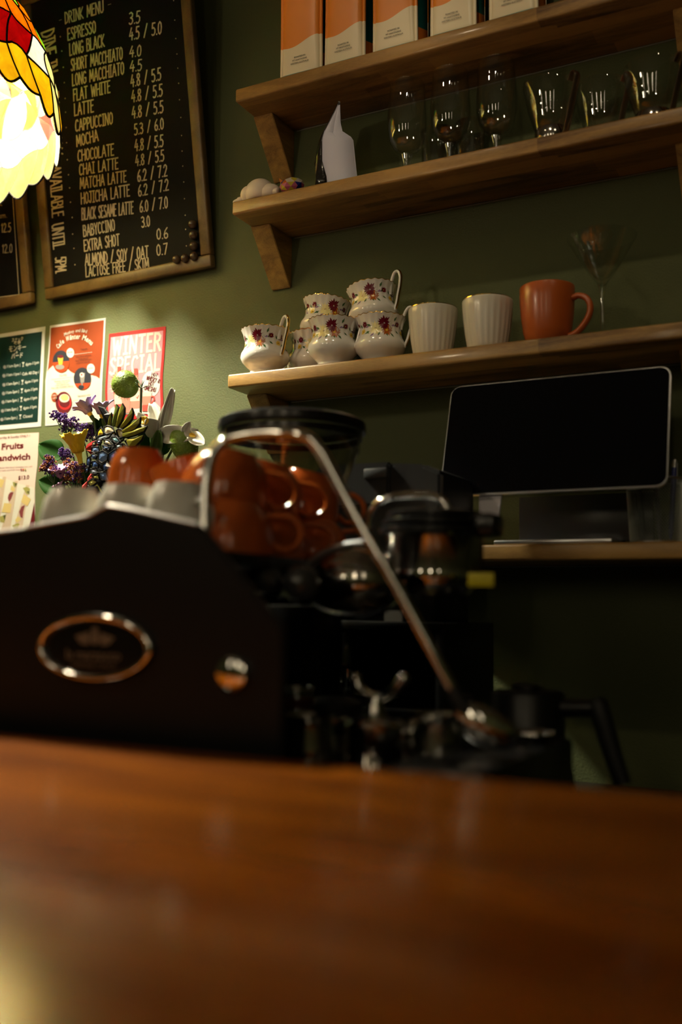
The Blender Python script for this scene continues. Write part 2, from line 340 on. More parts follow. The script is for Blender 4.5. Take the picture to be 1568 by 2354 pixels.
# ------------------------------------------------------------------ lettering
GL = {
'A': (.50, '0,0 .25,1 .5,0;.1,.32 .42,.36'), 'B': (.42, '0,0 0,1 .28,.98 .36,.8 .28,.58 0,.55;.28,.56 .42,.4 .4,.12 .26,0 0,0'),
'C': (.40, '.38,.86 .28,.99 .12,.95 .02,.7 0,.4 .06,.1 .2,0 .38,.1'), 'D': (.42, '0,0 0,1 .2,.95 .38,.72 .42,.4 .3,.1 0,0'),
'E': (.34, '.34,1 0,1 0,0 .34,0;0,.53 .27,.56'), 'F': (.34, '.34,1 0,1 0,0;0,.55 .26,.58'),
'G': (.44, '.4,.86 .3,.99 .13,.95 .02,.7 0,.35 .08,.06 .24,0 .42,.12 .42,.45 .24,.45'), 'H': (.44, '0,0 0,1;.44,0 .44,1;0,.5 .44,.55'),
'I': (.26, '0,1 .26,1;.13,1 .13,0;0,0 .26,0'), 'J': (.36, '.06,1 .36,1;.26,1 .26,.2 .18,.02 .04,.06 0,.2'),
'K': (.40, '0,0 0,1;.38,1 .02,.45 .4,0'), 'L': (.32, '0,1 0,0 .32,.02'), 'M': (.56, '0,0 .06,1 .28,.25 .5,1 .56,0'),
'N': (.46, '0,0 .02,1 .42,0 .46,1'), 'O': (.42, '.2,1 .04,.85 0,.5 .06,.12 .2,0 .36,.12 .42,.5 .37,.85 .2,1'),
'P': (.38, '0,0 0,1 .24,.98 .38,.82 .34,.58 .2,.48 0,.47'), 'R': (.40, '0,0 0,1 .24,.98 .37,.82 .33,.6 .2,.52 0,.5;.16,.52 .4,0'),
'S': (.38, '.36,.86 .26,1 .1,.96 .03,.8 .1,.6 .3,.43 .37,.24 .28,.05 .12,0 0,.13'), 'T': (.42, '0,1 .42,1;.2,1 .2,0'),
'U': (.42, '0,1 .01,.2 .12,.01 .28,.01 .4,.18 .42,1'), 'V': (.46, '0,1 .22,0 .46,1'), 'W': (.62, '0,1 .14,0 .31,.8 .46,0 .62,1'),
'X': (.42, '0,0 .42,1;0,1 .42,0'), 'Y': (.42, '0,1 .2,.5 .42,1;.2,.5 .2,0'), 'Z': (.4, '0,1 .4,1 0,0 .4,0'),
'0': (.36, '.18,1 .04,.82 0,.45 .06,.1 .18,0 .31,.12 .36,.5 .31,.85 .18,1'), '1': (.16, '0,.8 .13,1 .13,0'),
'2': (.38, '0,.78 .08,.96 .22,1 .34,.86 .34,.66 .02,.02 .38,.02'), '3': (.36, '0,.92 .16,1 .32,.86 .3,.64 .12,.54 .3,.45 .36,.25 .26,.04 .1,0 0,.1'),
'4': (.40, '.22,1 0,.34 .4,.36;.3,.62 .28,0'), '5': (.36, '.34,1 .06,1 .03,.58 .2,.62 .34,.45 .34,.2 .22,.02 .08,0 0,.08'),
'6': (.36, '.3,1 .1,.72 0,.35 .06,.06 .2,0 .33,.12 .34,.36 .22,.5 .06,.4'), '7': (.36, '0,.98 .36,1 .1,0'),
'8': (.36, '.18,.54 .04,.7 .06,.92 .2,1 .32,.9 .32,.7 .18,.54 .02,.36 .02,.1 .16,0 .32,.08 .35,.32 .18,.54'), '9': (.34, '.3,.6 .14,.5 .02,.66 .06,.92 .2,1 .3,.86 .3,.5 .2,0'),
'/': (.34, '0,-.02 .34,1.08'), '.': (.06, '.02,.02 .05,.03'), '-': (.24, '0,.45 .24,.5'), ' ': (.28, ''), ',': (.08, '.05,.06 0,-.1'),
'&': (.42, '.42,.05 .08,.7 .1,.95 .24,.97 .28,.8 .04,.42 0,.15 .14,0 .3,.1 .4,.4'), 'a': (.36, '.34,.5 .16,.55 .02,.35 .04,.08 .16,0 .32,.14;.34,.55 .34,0'),
'm': (.5, '0,0 0,.55;0,.4 .12,.54 .24,.48 .25,0;.25,.4 .37,.54 .49,.46 .5,0'), 'k': (.34, '0,0 0,1;.3,.55 .03,.25 .34,0'),
'n': (.34, '0,0 0,.55;0,.38 .14,.54 .3,.46 .32,0'), 'e': (.34, '.02,.28 .34,.32 .28,.52 .12,.54 .01,.34 .04,.08 .18,0 .32,.08'), 'y': (.34, '0,.55 .16,.1;.34,.55 .1,-.3'), 'r': (.24, '0,0 0,.55;0,.36 .1,.52 .24,.5'), 't': (.26, '.12,.85 .12,.08 .24,.02;0,.56 .26,.58'), 'i': (.06, '.03,.55 .03,0;.03,.75 .03,.8'), 'd': (.36, '.34,.5 .16,.55 .02,.35 .04,.08 .16,0 .32,.14;.34,1 .34,0'), 'o': (.34, '.17,.55 .02,.4 .02,.12 .17,0 .32,.12 .32,.42 .17,.55'), 'u': (.32, '0,.55 .02,.1 .14,0 .3,.12;.32,.55 .32,0'), 's': (.28, '.26,.46 .14,.55 .03,.44 .24,.2 .22,.04 .1,0 0,.08'), 'b': (.36, '0,1 0,0;0,.4 .16,.55 .32,.42 .34,.16 .2,0 0,.1'), 'w': (.46, '0,.55 .11,0 .23,.5 .34,0 .46,.55'), 'h': (.34, '0,0 0,1;0,.38 .14,.54 .3,.46 .32,0'), 'c': (.3, '.28,.46 .15,.55 .02,.36 .04,.08 .16,0 .3,.1'), 'p': (.36, '0,-.35 0,.55;0,.4 .16,.55 .32,.42 .34,.16 .2,0 0,.1'), 'l': (.06, '.03,1 .03,0'), 'z': (.3, '0,.54 .3,.54 0,0 .3,0'), 'f': (.26, '.26,.95 .14,1 .1,.85 .1,0;0,.56 .24,.58'), 'v': (.32, '0,.55 .15,0 .32,.55'), 'g': (.36, '.34,.5 .16,.55 .02,.35 .04,.08 .16,0 .32,.14;.34,.55 .34,-.2 .2,-.36 .04,-.3'), '$': (.38, '.36,.86 .26,1 .1,.96 .03,.8 .1,.6 .3,.43 .37,.24 .28,.05 .12,0 0,.13;.2,1.12 .2,-.12'),
}
def strokes(s, gap=.17):
    out, x = [], 0.0
    for ch in s:
        w_, d = GL.get(ch, GL.get(ch.upper(), GL[' ']))
        for st in d.split(';'):
            if st: out.append([(x+float(a.split(',')[0]), float(a.split(',')[1])) for a in st.split()])
        x += w_+gap
    W_ = max(x-gap, 0.05)
    return [[(a/W_, b) for a, b in st] for st in out]
_ft = {}
def font_poly(s, off=0.0):
    """outline letters, normalised to width 1 and capital height 1: (verts, faces)"""
    if (s, off) not in _ft:
        c = bpy.data.curves.new('lettering', 'FONT'); c.body = s; c.resolution_u = 3; c.offset = off
        o = bpy.data.objects.new('lettering', c); me = bpy.data.meshes.new_from_object(o)
        vs = [(v.co.x, v.co.y) for v in me.vertices]; fs = [tuple(p.vertices) for p in me.polygons]
        bpy.data.objects.remove(o); bpy.data.meshes.remove(me); bpy.data.curves.remove(c)
        x0, x1 = min(v[0] for v in vs), max(v[0] for v in vs); H = 0.73
        _ft[(s, off)] = ([((a-x0)/(x1-x0), b/H) for a, b in vs], fs)
    return _ft[(s, off)]

class Pl:
    """a flat surface in the room: origin, two axes, normal towards the room"""
    def __init__(s, o, e1, e2):
        s.o, s.e1, s.e2 = Vector(o), Vector(e1).normalized(), Vector(e2).normalized(); s.n = s.e1.cross(s.e2)
    def hit(s, px, py):
        v = ray(px, py); q = EYE+v*((s.o-EYE).dot(s.n)/v.dot(s.n))-s.o
        return (q.dot(s.e1), q.dot(s.e2))
    def pt(s, uv, off=0.0): return s.o+s.e1*uv[0]+s.e2*uv[1]+s.n*off
class Sheet:
    def __init__(s, pl, off, org): s.pl, s.off, s.org, s.bm, s.k = pl, off, Vector(org), BM(), 0
    def _p(s, uv): return s.bm.verts.new(s.pl.pt(uv, s.off+(s.k % 24)*8e-6)-s.org)
    def uvpoly(s, uvs, mi=0):
        s.k += 1
        try: f = s.bm.faces.new([s._p(u) for u in uvs]); f.material_index = mi
        except ValueError: pass
        return s
    def poly(s, pxs, mi=0): return s.uvpoly([s.pl.hit(*q) for q in pxs], mi)
    def ell(s, cx, cy, rx, ry, mi=0, n=28, a0=0, a1=2*PI, rot=0.0):
        ps = []
        for k in range(n):
            a = a0+(a1-a0)*k/(n if a1-a0 > 6.2 else n-1); x, y = rx*cos(a), ry*sin(a)
            ps.append((cx+x*cos(rot)-y*sin(rot), cy+x*sin(rot)+y*cos(rot)))
        return s.poly(ps, mi)
    def line(s, uvs, w_, mi=0):
        for a, b in zip(uvs, uvs[1:]):
            a, b = Vector(a), Vector(b); d = b-a
            if d.length < 1e-7: d = Vector((1e-5, 0))
            d = d.normalized(); m = Vector((-d.y, d.x))*(w_/2); e = d*(w_*0.38)
            s.uvpoly([a-e-m, b+e-m, b+e+m, a-e+m], mi)
        return s
    def pxline(s, pxs, w_, mi=0): return s.line([s.pl.hit(*q) for q in pxs], w_, mi)
    def frame(s, p0, p1, h):
        a, b = Vector(s.pl.hit(*p0)), Vector(s.pl.hit(*p1)); d = b-a
        c = Vector(s.pl.hit(p0[0]-h*0.02, p0[1]-h)); v = c-a
        up = Vector((-d.y, d.x)).normalized(); return a, d, up*v.length
    def chalk(s, txt, p0, p1, h, wt=.10, mi=0, gap=.17, slant=0.0):
        a, d, up = s.frame(p0, p1, h)
        for st in strokes(txt, gap): s.line([a+d*x+up*y+d.normalized()*(slant*y*up.length) for x, y in st], wt*up.length, mi)
        return s
    def text(s, txt, p0, p1, h, mi=0, off=0.0, slant=0.0):
        s.k += 1; a, d, up = s.frame(p0, p1, h); vs, fs = font_poly(txt, off)
        V_ = [s._p(a+d*x+up*y+d.normalized()*(slant*y*up.length)) for x, y in vs]
        for f in fs:
            try: q = s.bm.faces.new([V_[i] for i in f]); q.material_index = mi
            except ValueError: pass
        return s
    def build(s, name, m, parent=None): return obj(name, s.bm, m, parent, None)

# ------------------------------------------------------------------ chalkboards
Z3 = 3.0154
def z3(x, y): return (x/Z3, y/Z3)
LEAN = 0.155
def chalkboard(label, BL, width, height, rot):
    e1 = Vector((cos(rot), 0, sin(rot))); e2 = Vector((-sin(rot)*cos(LEAN), -sin(LEAN), cos(rot)*cos(LEAN)))
    e2 = (e2-e1*e2.dot(e1)).normalized()
    pl = Pl(BL, e1, e2); t = thing('chalkboard_menu', label, 'chalkboard', BL)
    o = Vector(BL)
    def pbox(bm, u0, v0, u1, v1, w0, w1, bev):
        M = Matrix(((e1.x, e2.x, pl.n.x, 0), (e1.y, e2.y, pl.n.y, 0), (e1.z, e2.z, pl.n.z, 0), (0, 0, 0, 1)))
        add_box(bm, (u0, v0, w0), (u1, v1, w1), bev, M=M)
    F = 0.026
    for nm, a in (('frame_rail', (0, 0, width, F)), ('frame_rail', (0, height-F, width, height)), ('frame_stile', (0, F, F, height-F)), ('frame_stile', (width-F, F, width, height-F))):
        bm = BM(); pbox(bm, *a, -0.016, 0.002, 0.0035); obj(nm, bm, M_FRAME, t, 50)
    bm = BM(); pbox(bm, F-.004, F-.004, width-F+.004, height-F+.004, -0.014, -0.003, 0); obj('panel', bm, M_BOARD, t, None)
    return t, Pl(pl.pt((0, 0), -0.003), e1, e2), o
rot = 0.0214
t, pl, o = chalkboard('large framed chalkboard lettered Drink Menu with a column of prices', (-1.671, 1.68, 1.915), 0.467, 0.70, rot)
S = Sheet(pl, 0.0006, o)
for txt, p0, p1, h in [('DRINK MENU', (455, 165), (718, 84), 78), ('-', (412, 152), (430, 146), 20), ('-', (750, 44), (771, 38), 20),
    ('ESPRESSO', (473, 280), (665, 226), 80), ('LONG BLACK', (486, 386), (725, 322), 82), ('SHORT MACCHIATO', (495, 492), (850, 410), 80), ('LONG MACCHIATO', (505, 596), (860, 513), 80),
    ('FLAT WHITE', (513, 701), (765, 641), 80), ('LATTE', (519, 803), (650, 775), 82), ('CAPPUCCINO', (526, 912), (782, 858), 78), ('MOCHA', (535, 1017), (683, 975), 76),
    ('CHOCOLATE', (543, 1120), (790, 1075), 76), ('CHAI LATTE', (553, 1215), (820, 1170), 74), ('MATCHA LATTE', (558, 1310), (877, 1260), 74), ('HOJICHA LATTE', (566, 1415), (900, 1358), 76),
    ('BLACK SESAME LATTE', (570, 1525), (925, 1480), 80), ('BABYCCINO', (582, 1640), (797, 1597), 76), ('EXTRA SHOT', (587, 1742), (830, 1700), 76), ('ALMOND / SOY / OAT', (593, 1842), (1030, 1786), 78), ('LACTOSE FREE / SKIM', (598, 1920), (1033, 1860), 70),
    ('3.5', (897, 170), (970, 158), 80), ('4.5 / 5.0', (900, 280), (1120, 233), 82), ('4.0', (900, 398), (977, 388), 74), ('4.5', (903, 499), (982, 488), 74), ('4.8 / 5.5', (910, 605), (1117, 553), 82), ('4.8 / 5.5', (915, 710), (1127, 665), 80),
    ('4.8 / 5.5', (918, 822), (1132, 780), 80), ('5.3 / 6.0', (935, 937), (1135, 893), 74), ('4.8 / 5.5', (937, 1048), (1132, 1015), 78), ('4.8 / 5.5', (942, 1152), (1138, 1115), 74), ('6.2 / 7.2', (957, 1260), (1160, 1220), 78), ('6.2 / 7.2', (963, 1362), (1170, 1318), 76),
    ('6.0 / 7.0', (973, 1472), (1163, 1440), 76), ('3.0', (985, 1577), (1040, 1567), 72), ('0.6', (1090, 1660), (1165, 1650), 72), ('0.7', (1090, 1772), (1163, 1760), 74)]:
    S.chalk(txt, z3(*p0), z3(*p1), h/Z3, .115, gap=.15)
# the line written down the left edge: reads downwards, tops of the letters to the right
def down(txt, p0, p1, hp):
    a, b = Vector(pl.hit(*z3(*p0))), Vector(pl.hit(*z3(*p1))); d = b-a; up = Vector((-d.y, d.x)).normalized(); c = Vector(pl.hit(*z3(p0[0]+hp, p0[1]))); H = (c-a).length
    for st in strokes(txt, .12): S.line([a+d*x+up*(y*H) for x, y in st], .10*H)
for txt, p0, p1, hp in [('DINE IN', (287, 232), (312, 520), 88), ('&', (325, 580), (330, 635), 48), ('TAKEAWAY', (340, 655), (370, 1085), 66), ('AVAILABLE', (345, 1165), (365, 1508), 76), ('UNTIL', (362, 1562), (372, 1728), 78), ('5PM.', (385, 1790), (388, 1895), 72)]:
    down(txt, p0, p1, hp)
for x, y in [(420, 255), (430, 355), (440, 467), (447, 573), (453, 683), (456, 778), (460, 885), (463, 990), (468, 1108), (476, 1212), (484, 1303), (490, 1402), (502, 1508), (505, 1623), (514, 1722), (521, 1835),
             (1205, 5), (1213, 140), (1220, 268), (1228, 375), (1234, 473), (1240, 578), (1246, 692), (1255, 815), (1260, 940), (1264, 1048), (1268, 1152), (1275, 1262), (1280, 1378), (1285, 1492), (1288, 1590), (1293, 1705)]:
    S.ell(x/Z3, y/Z3, 1.2, 1.5, n=8)
S.build('chalk_lettering', M_CHALK, t)
M_BALL = mat('brown_lacquer', (0.055, 0.032, 0.016), rough=0.22)
for k, (x, y) in enumerate([(1350, 1560), (1355, 1635), (1358, 1710), (1360, 1782), (1297, 1795), (1240, 1803)]):
    p = pl.pt(pl.hit(x/Z3, y/Z3), 0.008)
    bm = BM(); ball(bm, (0, 0, 0), 0.0098, 20, 14)
    b = obj('ball_magnet', bm, M_BALL, None, 60, p)
    tag(b, ['topmost brown ball magnet in the corner of the drink menu board', 'second brown ball magnet from the top, in the board corner', 'third brown ball magnet from the top, above the corner one', 'brown ball magnet in the very corner of the drink menu board',
            'middle brown ball magnet along the bottom of the drink menu board', 'leftmost brown ball magnet along the bottom of the drink menu board'][k], 'magnet', 'brown ball magnets on the drink menu board')
t, pl, o = chalkboard('smaller chalkboard at the left edge, its prices 12.5 and 12.0', (-2.165, 1.68, 1.905), 0.45, 0.70, rot)
S = Sheet(pl, 0.0006, o)
for txt, p0, p1, h in [('12.5', (12, 1612), (76, 1606), 60), ('12.0', (18, 1755), (85, 1750), 58), ('am.', (-10, 1515), (48, 1508), 40), ('Pork', (-70, 1440), (14, 1425), 40), ('Cream and jam', (-240, 1545), (-30, 1518), 34), ('Waffle', (-200, 1660), (-90, 1650), 56), ('Toast', (-180, 1785), (-80, 1775), 56)]:
    S.chalk(txt, z3(*p0), z3(*p1), h/Z3, .09)
S.pxline([z3(88, 1340), z3(133, 2042), z3(-40, 2066)], 0.0016)
S.build('chalk_lettering', M_CHALK, t)

# ------------------------------------------------------------------ posters on the back wall (true wall positions)
WP = Pl((0, WY1, 0), (1, 0, 0), (0, 0, 1))
def col(name, rgb, r=0.6): return mat(name, [x*.42 for x in lin(rgb)[:3]], rough=r, spec=0.15)
K_WHITE = col('paper_white', (238, 234, 226)); K_DKG = col('print_dark_green', (12, 48, 40)); K_CREAM = col('print_cream', (244, 232, 208)); K_RUST = col('print_rust', (160, 66, 20))
K_RED = col('print_red', (206, 46, 42)); K_PINK = col('print_pink', (236, 160, 168)); K_DKRED = col('print_dark_red', (110, 24, 30)); K_BLACK = col('print_black', (40, 34, 32)); K_MILK = col('print_off_white', (240, 234, 214))
K_SALMON = col('print_salmon', (240, 150, 130)); K_CORAL = col('print_coral', (226, 88, 74)); K_YEL = col('print_yellow', (226, 182, 58)); K_PEACH = col('print_peach', (248, 222, 204)); K_BREAD = col('print_bread', (222, 196, 168))
K_KIWI = col('print_kiwi', (176, 168, 92)); K_PEACHF = col('print_fruit_yellow', (236, 206, 130)); K_FIG = col('print_fig', (140, 66, 66)); K_NAVY = col('print_shadow_blue', (46, 48, 56)); K_GREY = col('print_grey', (150, 144, 136)); K_DKO = col('print_dark_orange', (196, 70, 22)); K_KD = col('print_kiwi_dark', (92, 92, 52))
def paper(name, label, outline, m, thick=0.0008):
    uv = [WP.hit(*q) for q in outline]
    o = WP.pt((sum(u for u, v in uv)/len(uv), min(v for u, v in uv)), 0.0)
    t = thing(name, label, 'poster', o, 0, 'posters taped to the green wall'); bm = BM()
    a = [bm.verts.new(WP.pt(q, 0.0004)-o) for q in uv]; b = [bm.verts.new(WP.pt(q, 0.0004+thick)-o) for q in uv]
    bm.faces.new(a[::-1]); bm.faces.new(b)
    for i in range(len(uv)): bm.faces.new([a[i], a[(i+1) % len(uv)], b[(i+1) % len(uv)], b[i]])
    obj('paper', bm, m, t, None)
    return t, o, 0.0004+thick
# opening hours
Z6 = 6.0308
def z6(x, y): return (x/Z6, 730+y/Z6)
t, o, h = paper('poster', 'dark green opening hours poster with Japanese title at the left edge', [z6(-560, 328), z6(632, 125), z6(572, 1510), z6(-620, 1612)], K_WHITE)
Sheet(WP, h+.0004, o).poly([z6(-500, 355), z6(592, 195), z6(530, 1448), z6(-560, 1545)]).build('printed_panel', K_DKG, t)
S = Sheet(WP, h+.0008, o)
for txt, p0, p1, hh in [('スナック', (172, 340), (328, 316), 44), ('喫茶', (204, 374), (296, 362), 36), ('モンキー', (132, 478), (366, 446), 72), ('&', (228, 500), (256, 496), 34), ('バード', (166, 572), (322, 552), 62)]:
    S.text(txt, z6(*p0), z6(*p1), hh/Z6, off=.012)
rows = [((108, 698), (288, 676), (366, 672), (548, 640)), ((98, 818), (300, 796), (318, 806), (550, 776)), ((98, 944), (276, 922), (358, 918), (534, 886)), ((92, 1064), (268, 1042), (350, 1036), (528, 1006)), ((86, 1184), (264, 1162), (342, 1158), (522, 1128)), ((78, 1304), (256, 1284), (334, 1278), (516, 1252)), ((70, 1424), (246, 1404), (328, 1396), (456, 1382))]
for i, (a, b, c, d) in enumerate(rows):
    if i == 0: S.build('title_lettering', K_MILK, t); S = Sheet(WP, h+.0008, o)
    S.text('11am-11pm \\' if i == 1 else '11am-5pm |', z6(*a), z6(*b), 40/Z6, off=.004)
    S.text('Cafe All Day /' if i == 1 else ('Closed' if i == 6 else '6pm-11pm'), z6(*c), z6(*d), 42/Z6, off=.004)
    SD = SD if i else Sheet(WP, h+.0008, o)
    SD.text(['Mon', 'Tue', 'Wed', 'Thu', 'Fri', 'Sat', 'Sun'][i], z6(a[0]-230, a[1]+28), z6(a[0]-104, a[1]+14), 42/Z6, off=.004)
    if i != 1:
        cx, cy = (b[0]+c[0])/2+4, (b[1]+c[1])/2-22
        S.poly([z6(cx-18, cy-28), z6(cx+18, cy-32), z6(cx+2, cy-4), z6(cx-2, cy-4)]); S.poly([z6(cx-3, cy-4), z6(cx+3, cy-4), z6(cx+1, cy+26), z6(cx-4, cy+26)]); S.poly([z6(cx-16, cy+28), z6(cx+12, cy+24), z6(cx+12, cy+29), z6(cx-16, cy+33)])
S.build('hours_lettering', K_MILK, t); SD.build('day_lettering', K_MILK, t)
S = Sheet(WP, h+.0008, o)
for a, b, c, d in rows: q = z6(a[0]-34, a[1]-8); S.ell(q[0], q[1], 3.6, 4.0)
S.build('coffee_icon', K_GREY, t)
# cafe winter menu
t, o, h = paper('poster', 'rust and cream cafe winter menu poster between the green and the pink posters', [z6(698, 115), z6(1471, 6), z6(1452, 400), z6(1428, 780), z6(1418, 1050), z6(1410, 1440), z6(632, 1503), z6(634, 1100), z6(636, 880), z6(658, 700), z6(678, 480)], K_WHITE)
body = [z6(714, 146), z6(1446, 38), z6(1430, 400), z6(1404, 780), z6(1392, 1050), z6(1384, 1412), z6(650, 1470), z6(652, 1100), z6(656, 880), z6(674, 700), z6(696, 480)]
Sheet(WP, h+.0003, o).poly(body).build('printed_ground', K_CREAM, t)
top = [z6(714, 146), z6(1446, 38), z6(1430, 400), z6(1388, 848), z6(1340, 815), z6(1280, 800), z6(1210, 805), z6(1160, 790), z6(1100, 780), z6(1030, 775), z6(985, 750), z6(940, 706), z6(880, 668), z6(800, 655), z6(735, 672), z6(690, 710), z6(662, 750), z6(674, 700), z6(696, 480)]
Sheet(WP, h+.0006, o).poly(top).build('rust_field', K_RUST, t)
S = Sheet(WP, h+.0012, o)
def arc_text(txt, pts, hgt, off):
    pc = catmull([(x, y, 0) for x, y in pts], 30); ln = [0]
    for a, b in zip(pc, pc[1:]): ln.append(ln[-1]+(b-a).length)
    adv = [0.62 if c not in 'iIlt rf' else 0.42 for c in txt]; adv = [1.0 if c in 'MWm' else a for a, c in zip(adv, txt)]; T = sum(adv); x = 0
    def P(s_):
        s_ = max(0, min(ln[-1], s_))
        for i in range(len(ln)-1):
            if ln[i+1] >= s_: f = (s_-ln[i])/max(1e-9, ln[i+1]-ln[i]); return pc[i].lerp(pc[i+1], f)
        return pc[-1]
    for c, a in zip(txt, adv):
        p, q = P((x+a*.06)/T*ln[-1]), P((x+a*.94)/T*ln[-1]); x += a
        if c != ' ':
            hh = hgt
            S.text(c, z6(p.x, p.y), z6(q.x, q.y), hh/Z6, off=off)
arc_text('Monkey and Bird', [(900, 262), (990, 222), (1080, 204), (1150, 206), (1212, 220)], 46, .01)
arc_text('Cafe Winter Menu', [(815, 440), (880, 368), (960, 320), (1060, 300), (1140, 306), (1210, 336), (1276, 392)], 72, .022)
S.pxline([z6(1020, 518), z6(1288, 484)], .0007)
for cx, cy, rx, ry in [(985, 493, 52, 66), (1270, 711, 54, 67)]: q = z6(cx, cy); S.ell(q[0], q[1], rx/Z6, ry/Z6)
S.build('cream_lettering', K_MILK, t)
S = Sheet(WP, h+.0016, o)
for txt, p0, p1, hh in [('Yuzu-cha', (1128, 460), (1222, 446), 28), ('Made with our homemade', (1060, 560), (1276, 532), 24), ('honey yuzu jam', (1104, 588), (1234, 570), 22), ('Sweet, citrusy, warm, and', (1058, 614), (1272, 590), 22), ('perfect for a rainy day', (1072, 644), (1256, 622), 22),
    ('Yuzu Float', (832, 816), (934, 802), 28), ('Homemade honey yuzu jam,', (766, 898), (984, 876), 22), ('sparkling soda, and', (796, 926), (954, 910), 20), ('creamy vanilla ice cream', (776, 956), (974, 936), 20), ('Sweet, tangy, and perfectly refreshing', (722, 990), (1026, 960), 22),
    ('Genmaicha Latte', (1086, 1104), (1264, 1082), 28), ('genmaicha, milk', (1056, 1262), (1190, 1248), 22), ('nutty, aromatic', (1070, 1292), (1180, 1278), 20), ('$6.00', (950, 498), (1014, 492), 24), ('$12.0', (1240, 718), (1296, 712), 24)]:
    if txt in ('Yuzu Float', 'Genmaicha Latte', 'genmaicha, milk', '$6.00', '$12.0'): S.build('small_print', K_BLACK, t); S = Sheet(WP, h+.0016, o)
    S.text(txt, z6(*p0), z6(*p1), hh/Z6)
S.build('small_print', K_BLACK, t)
for l_ in ([z6(722, 860), z6(1030, 826)], [z6(1018, 1154), z6(1290, 1128)]): Sheet(WP, h+.0012, o).pxline(l_, .0005).build('rule_line', K_RUST, t)
q = z6(766, 1106); Sheet(WP, h+.0012, o).ell(q[0], q[1], 48/Z6, 65/Z6).build('price_disc', K_RUST, t)
S = Sheet(WP, h+.0014, o); S.text('S $6.5', z6(732, 1094), z6(798, 1086), 24/Z6); S.text('L $7.5', z6(732, 1136), z6(798, 1128), 24/Z6); S.build('price_print', K_MILK, t)
# three round photographs
PM = [K_NAVY, K_DKO, K_DKRED, K_GREY, K_YEL, K_MILK, K_RED, K_PEACHF]
def photo(shapes):
    S = Sheet(WP, h+.0012, o)
    for fn in shapes:
        if fn == '+': S.off += .0003
        elif len(fn) == 2: S.poly([z6(*q) for q in fn[0]], fn[1])
        else: q = z6(fn[0], fn[1]); S.ell(q[0], q[1], fn[2]/Z6, fn[3]/Z6, fn[4], 40, *fn[5:])
    S.build('round_photo', PM, t)
photo([(856, 612, 114, 152, 0), '+', (856, 612, 114, 152, 1, .02, PI-.02, -.1), '+', (842, 690, 62, 34, 3), ([(812, 560), (890, 552), (878, 655), (828, 660)], 4), (850, 545, 44, 24, 2)])
photo([(1152, 850, 121, 153, 0), '+', (1152, 850, 121, 153, 1, .48, PI-.38, -.12), '+', ([(1118, 780), (1192, 770), (1178, 905), (1130, 910)], 3), (1148, 800, 30, 34, 5), (1138, 968, 40, 30, 0), ([(1142, 905), (1160, 904), (1158, 945), (1144, 946)], 3), '+', (1146, 796, 12, 14, 6)])
photo([(893, 1182, 114, 152, 2), '+', (912, 1190, 90, 92, 6), '+', (908, 1180, 74, 70, 2), '+', (906, 1122, 70, 58, 5), '+', (910, 1112, 54, 42, 7)])
# winter special
ZW = 9.2235
def zw(x, y): return (230+x/ZW, 740+y/ZW)
t, o, h = paper('poster', 'pink and red Winter Special poster beside the bare green wall', [zw(200, 258), zw(1403, 95), zw(1388, 420), zw(1362, 800), zw(1335, 1100), zw(1330, 1350), zw(1345, 1700), zw(1342, 2010), zw(150, 2110), zw(126, 1800), zw(117, 1500), zw(122, 1350), zw(140, 1050), zw(175, 650)], K_RED)
Sheet(WP, h+.0003, o).poly([zw(238, 330), zw(1348, 188), zw(1335, 450), zw(1312, 800), zw(1288, 1080), zw(1280, 1350), zw(1292, 1700), zw(1290, 1960), zw(190, 1960), zw(172, 1750), zw(164, 1500), zw(168, 1350), zw(185, 1050), zw(215, 700)]).build('pink_ground', K_PINK, t)
S = Sheet(WP, h+.0006, o)
S.chalk('WINTER', zw(285, 712), zw(1282, 600), 350/ZW, .155, gap=.2); S.chalk('SPECIAL', zw(226, 1120), zw(1262, 1020), 330/ZW, .155, gap=.2)
S.build('large_lettering', K_MILK, t)
S = Sheet(WP, h+.0009, o); q = zw(1092, 1320); S.ell(q[0], q[1], 192/ZW, 275/ZW, 0, 40); q = zw(420, 1900); S.poly([zw(190, 1960), zw(240, 1850), zw(330, 1780), zw(1180, 1700), zw(1290, 1820), zw(1290, 1950)]); S.build('white_shapes', K_WHITE, t)
S = Sheet(WP, h+.0014, o)
for txt, p0, p1, hh in [('HOT', (1105, 1150), (1225, 1172), 76), ('WHISKY &', (995, 1225), (1265, 1300), 82), ('HOT', (1038, 1345), (1150, 1368), 82), ('UMESHU', (950, 1440), (1182, 1490), 88)]:
    S.chalk(txt, zw(*p0), zw(*p1), hh/ZW, .15, gap=.16)
S.build('circle_lettering', K_DKRED, t)
S = Sheet(WP, h+.0012, o)
S.poly([zw(382, 955), zw(452, 950), zw(450, 1100), zw(540, 1350), zw(560, 1800), zw(320, 1830), zw(298, 1500), zw(330, 1300), zw(384, 1100)], 0)
S.poly([zw(738, 995), zw(812, 990), zw(818, 1200), zw(870, 1330), zw(872, 1830), zw(640, 1850), zw(640, 1350), zw(718, 1200)], 1)
S.off += .0002
S.poly([zw(738, 995), zw(812, 990), zw(818, 1170), zw(720, 1180)], 0); S.poly([zw(382, 955), zw(452, 950), zw(452, 1080), zw(382, 1085)], 0)
S.poly([zw(316, 1530), zw(470, 1520), zw(490, 1740), zw(325, 1760)], 2); S.poly([zw(650, 1400), zw(858, 1395), zw(860, 1680), zw(655, 1690)], 2)
S.off += .0002
S.poly([zw(460, 1580), zw(665, 1560), zw(640, 1930), zw(520, 1940)], 1); S.poly([zw(905, 1500), zw(1115, 1490), zw(1060, 1900), zw(915, 1900)], 1)
S.pxline([zw(1110, 1580), zw(1160, 1590), zw(1165, 1660), zw(1075, 1760)], .003, 0)
S.off += .0002
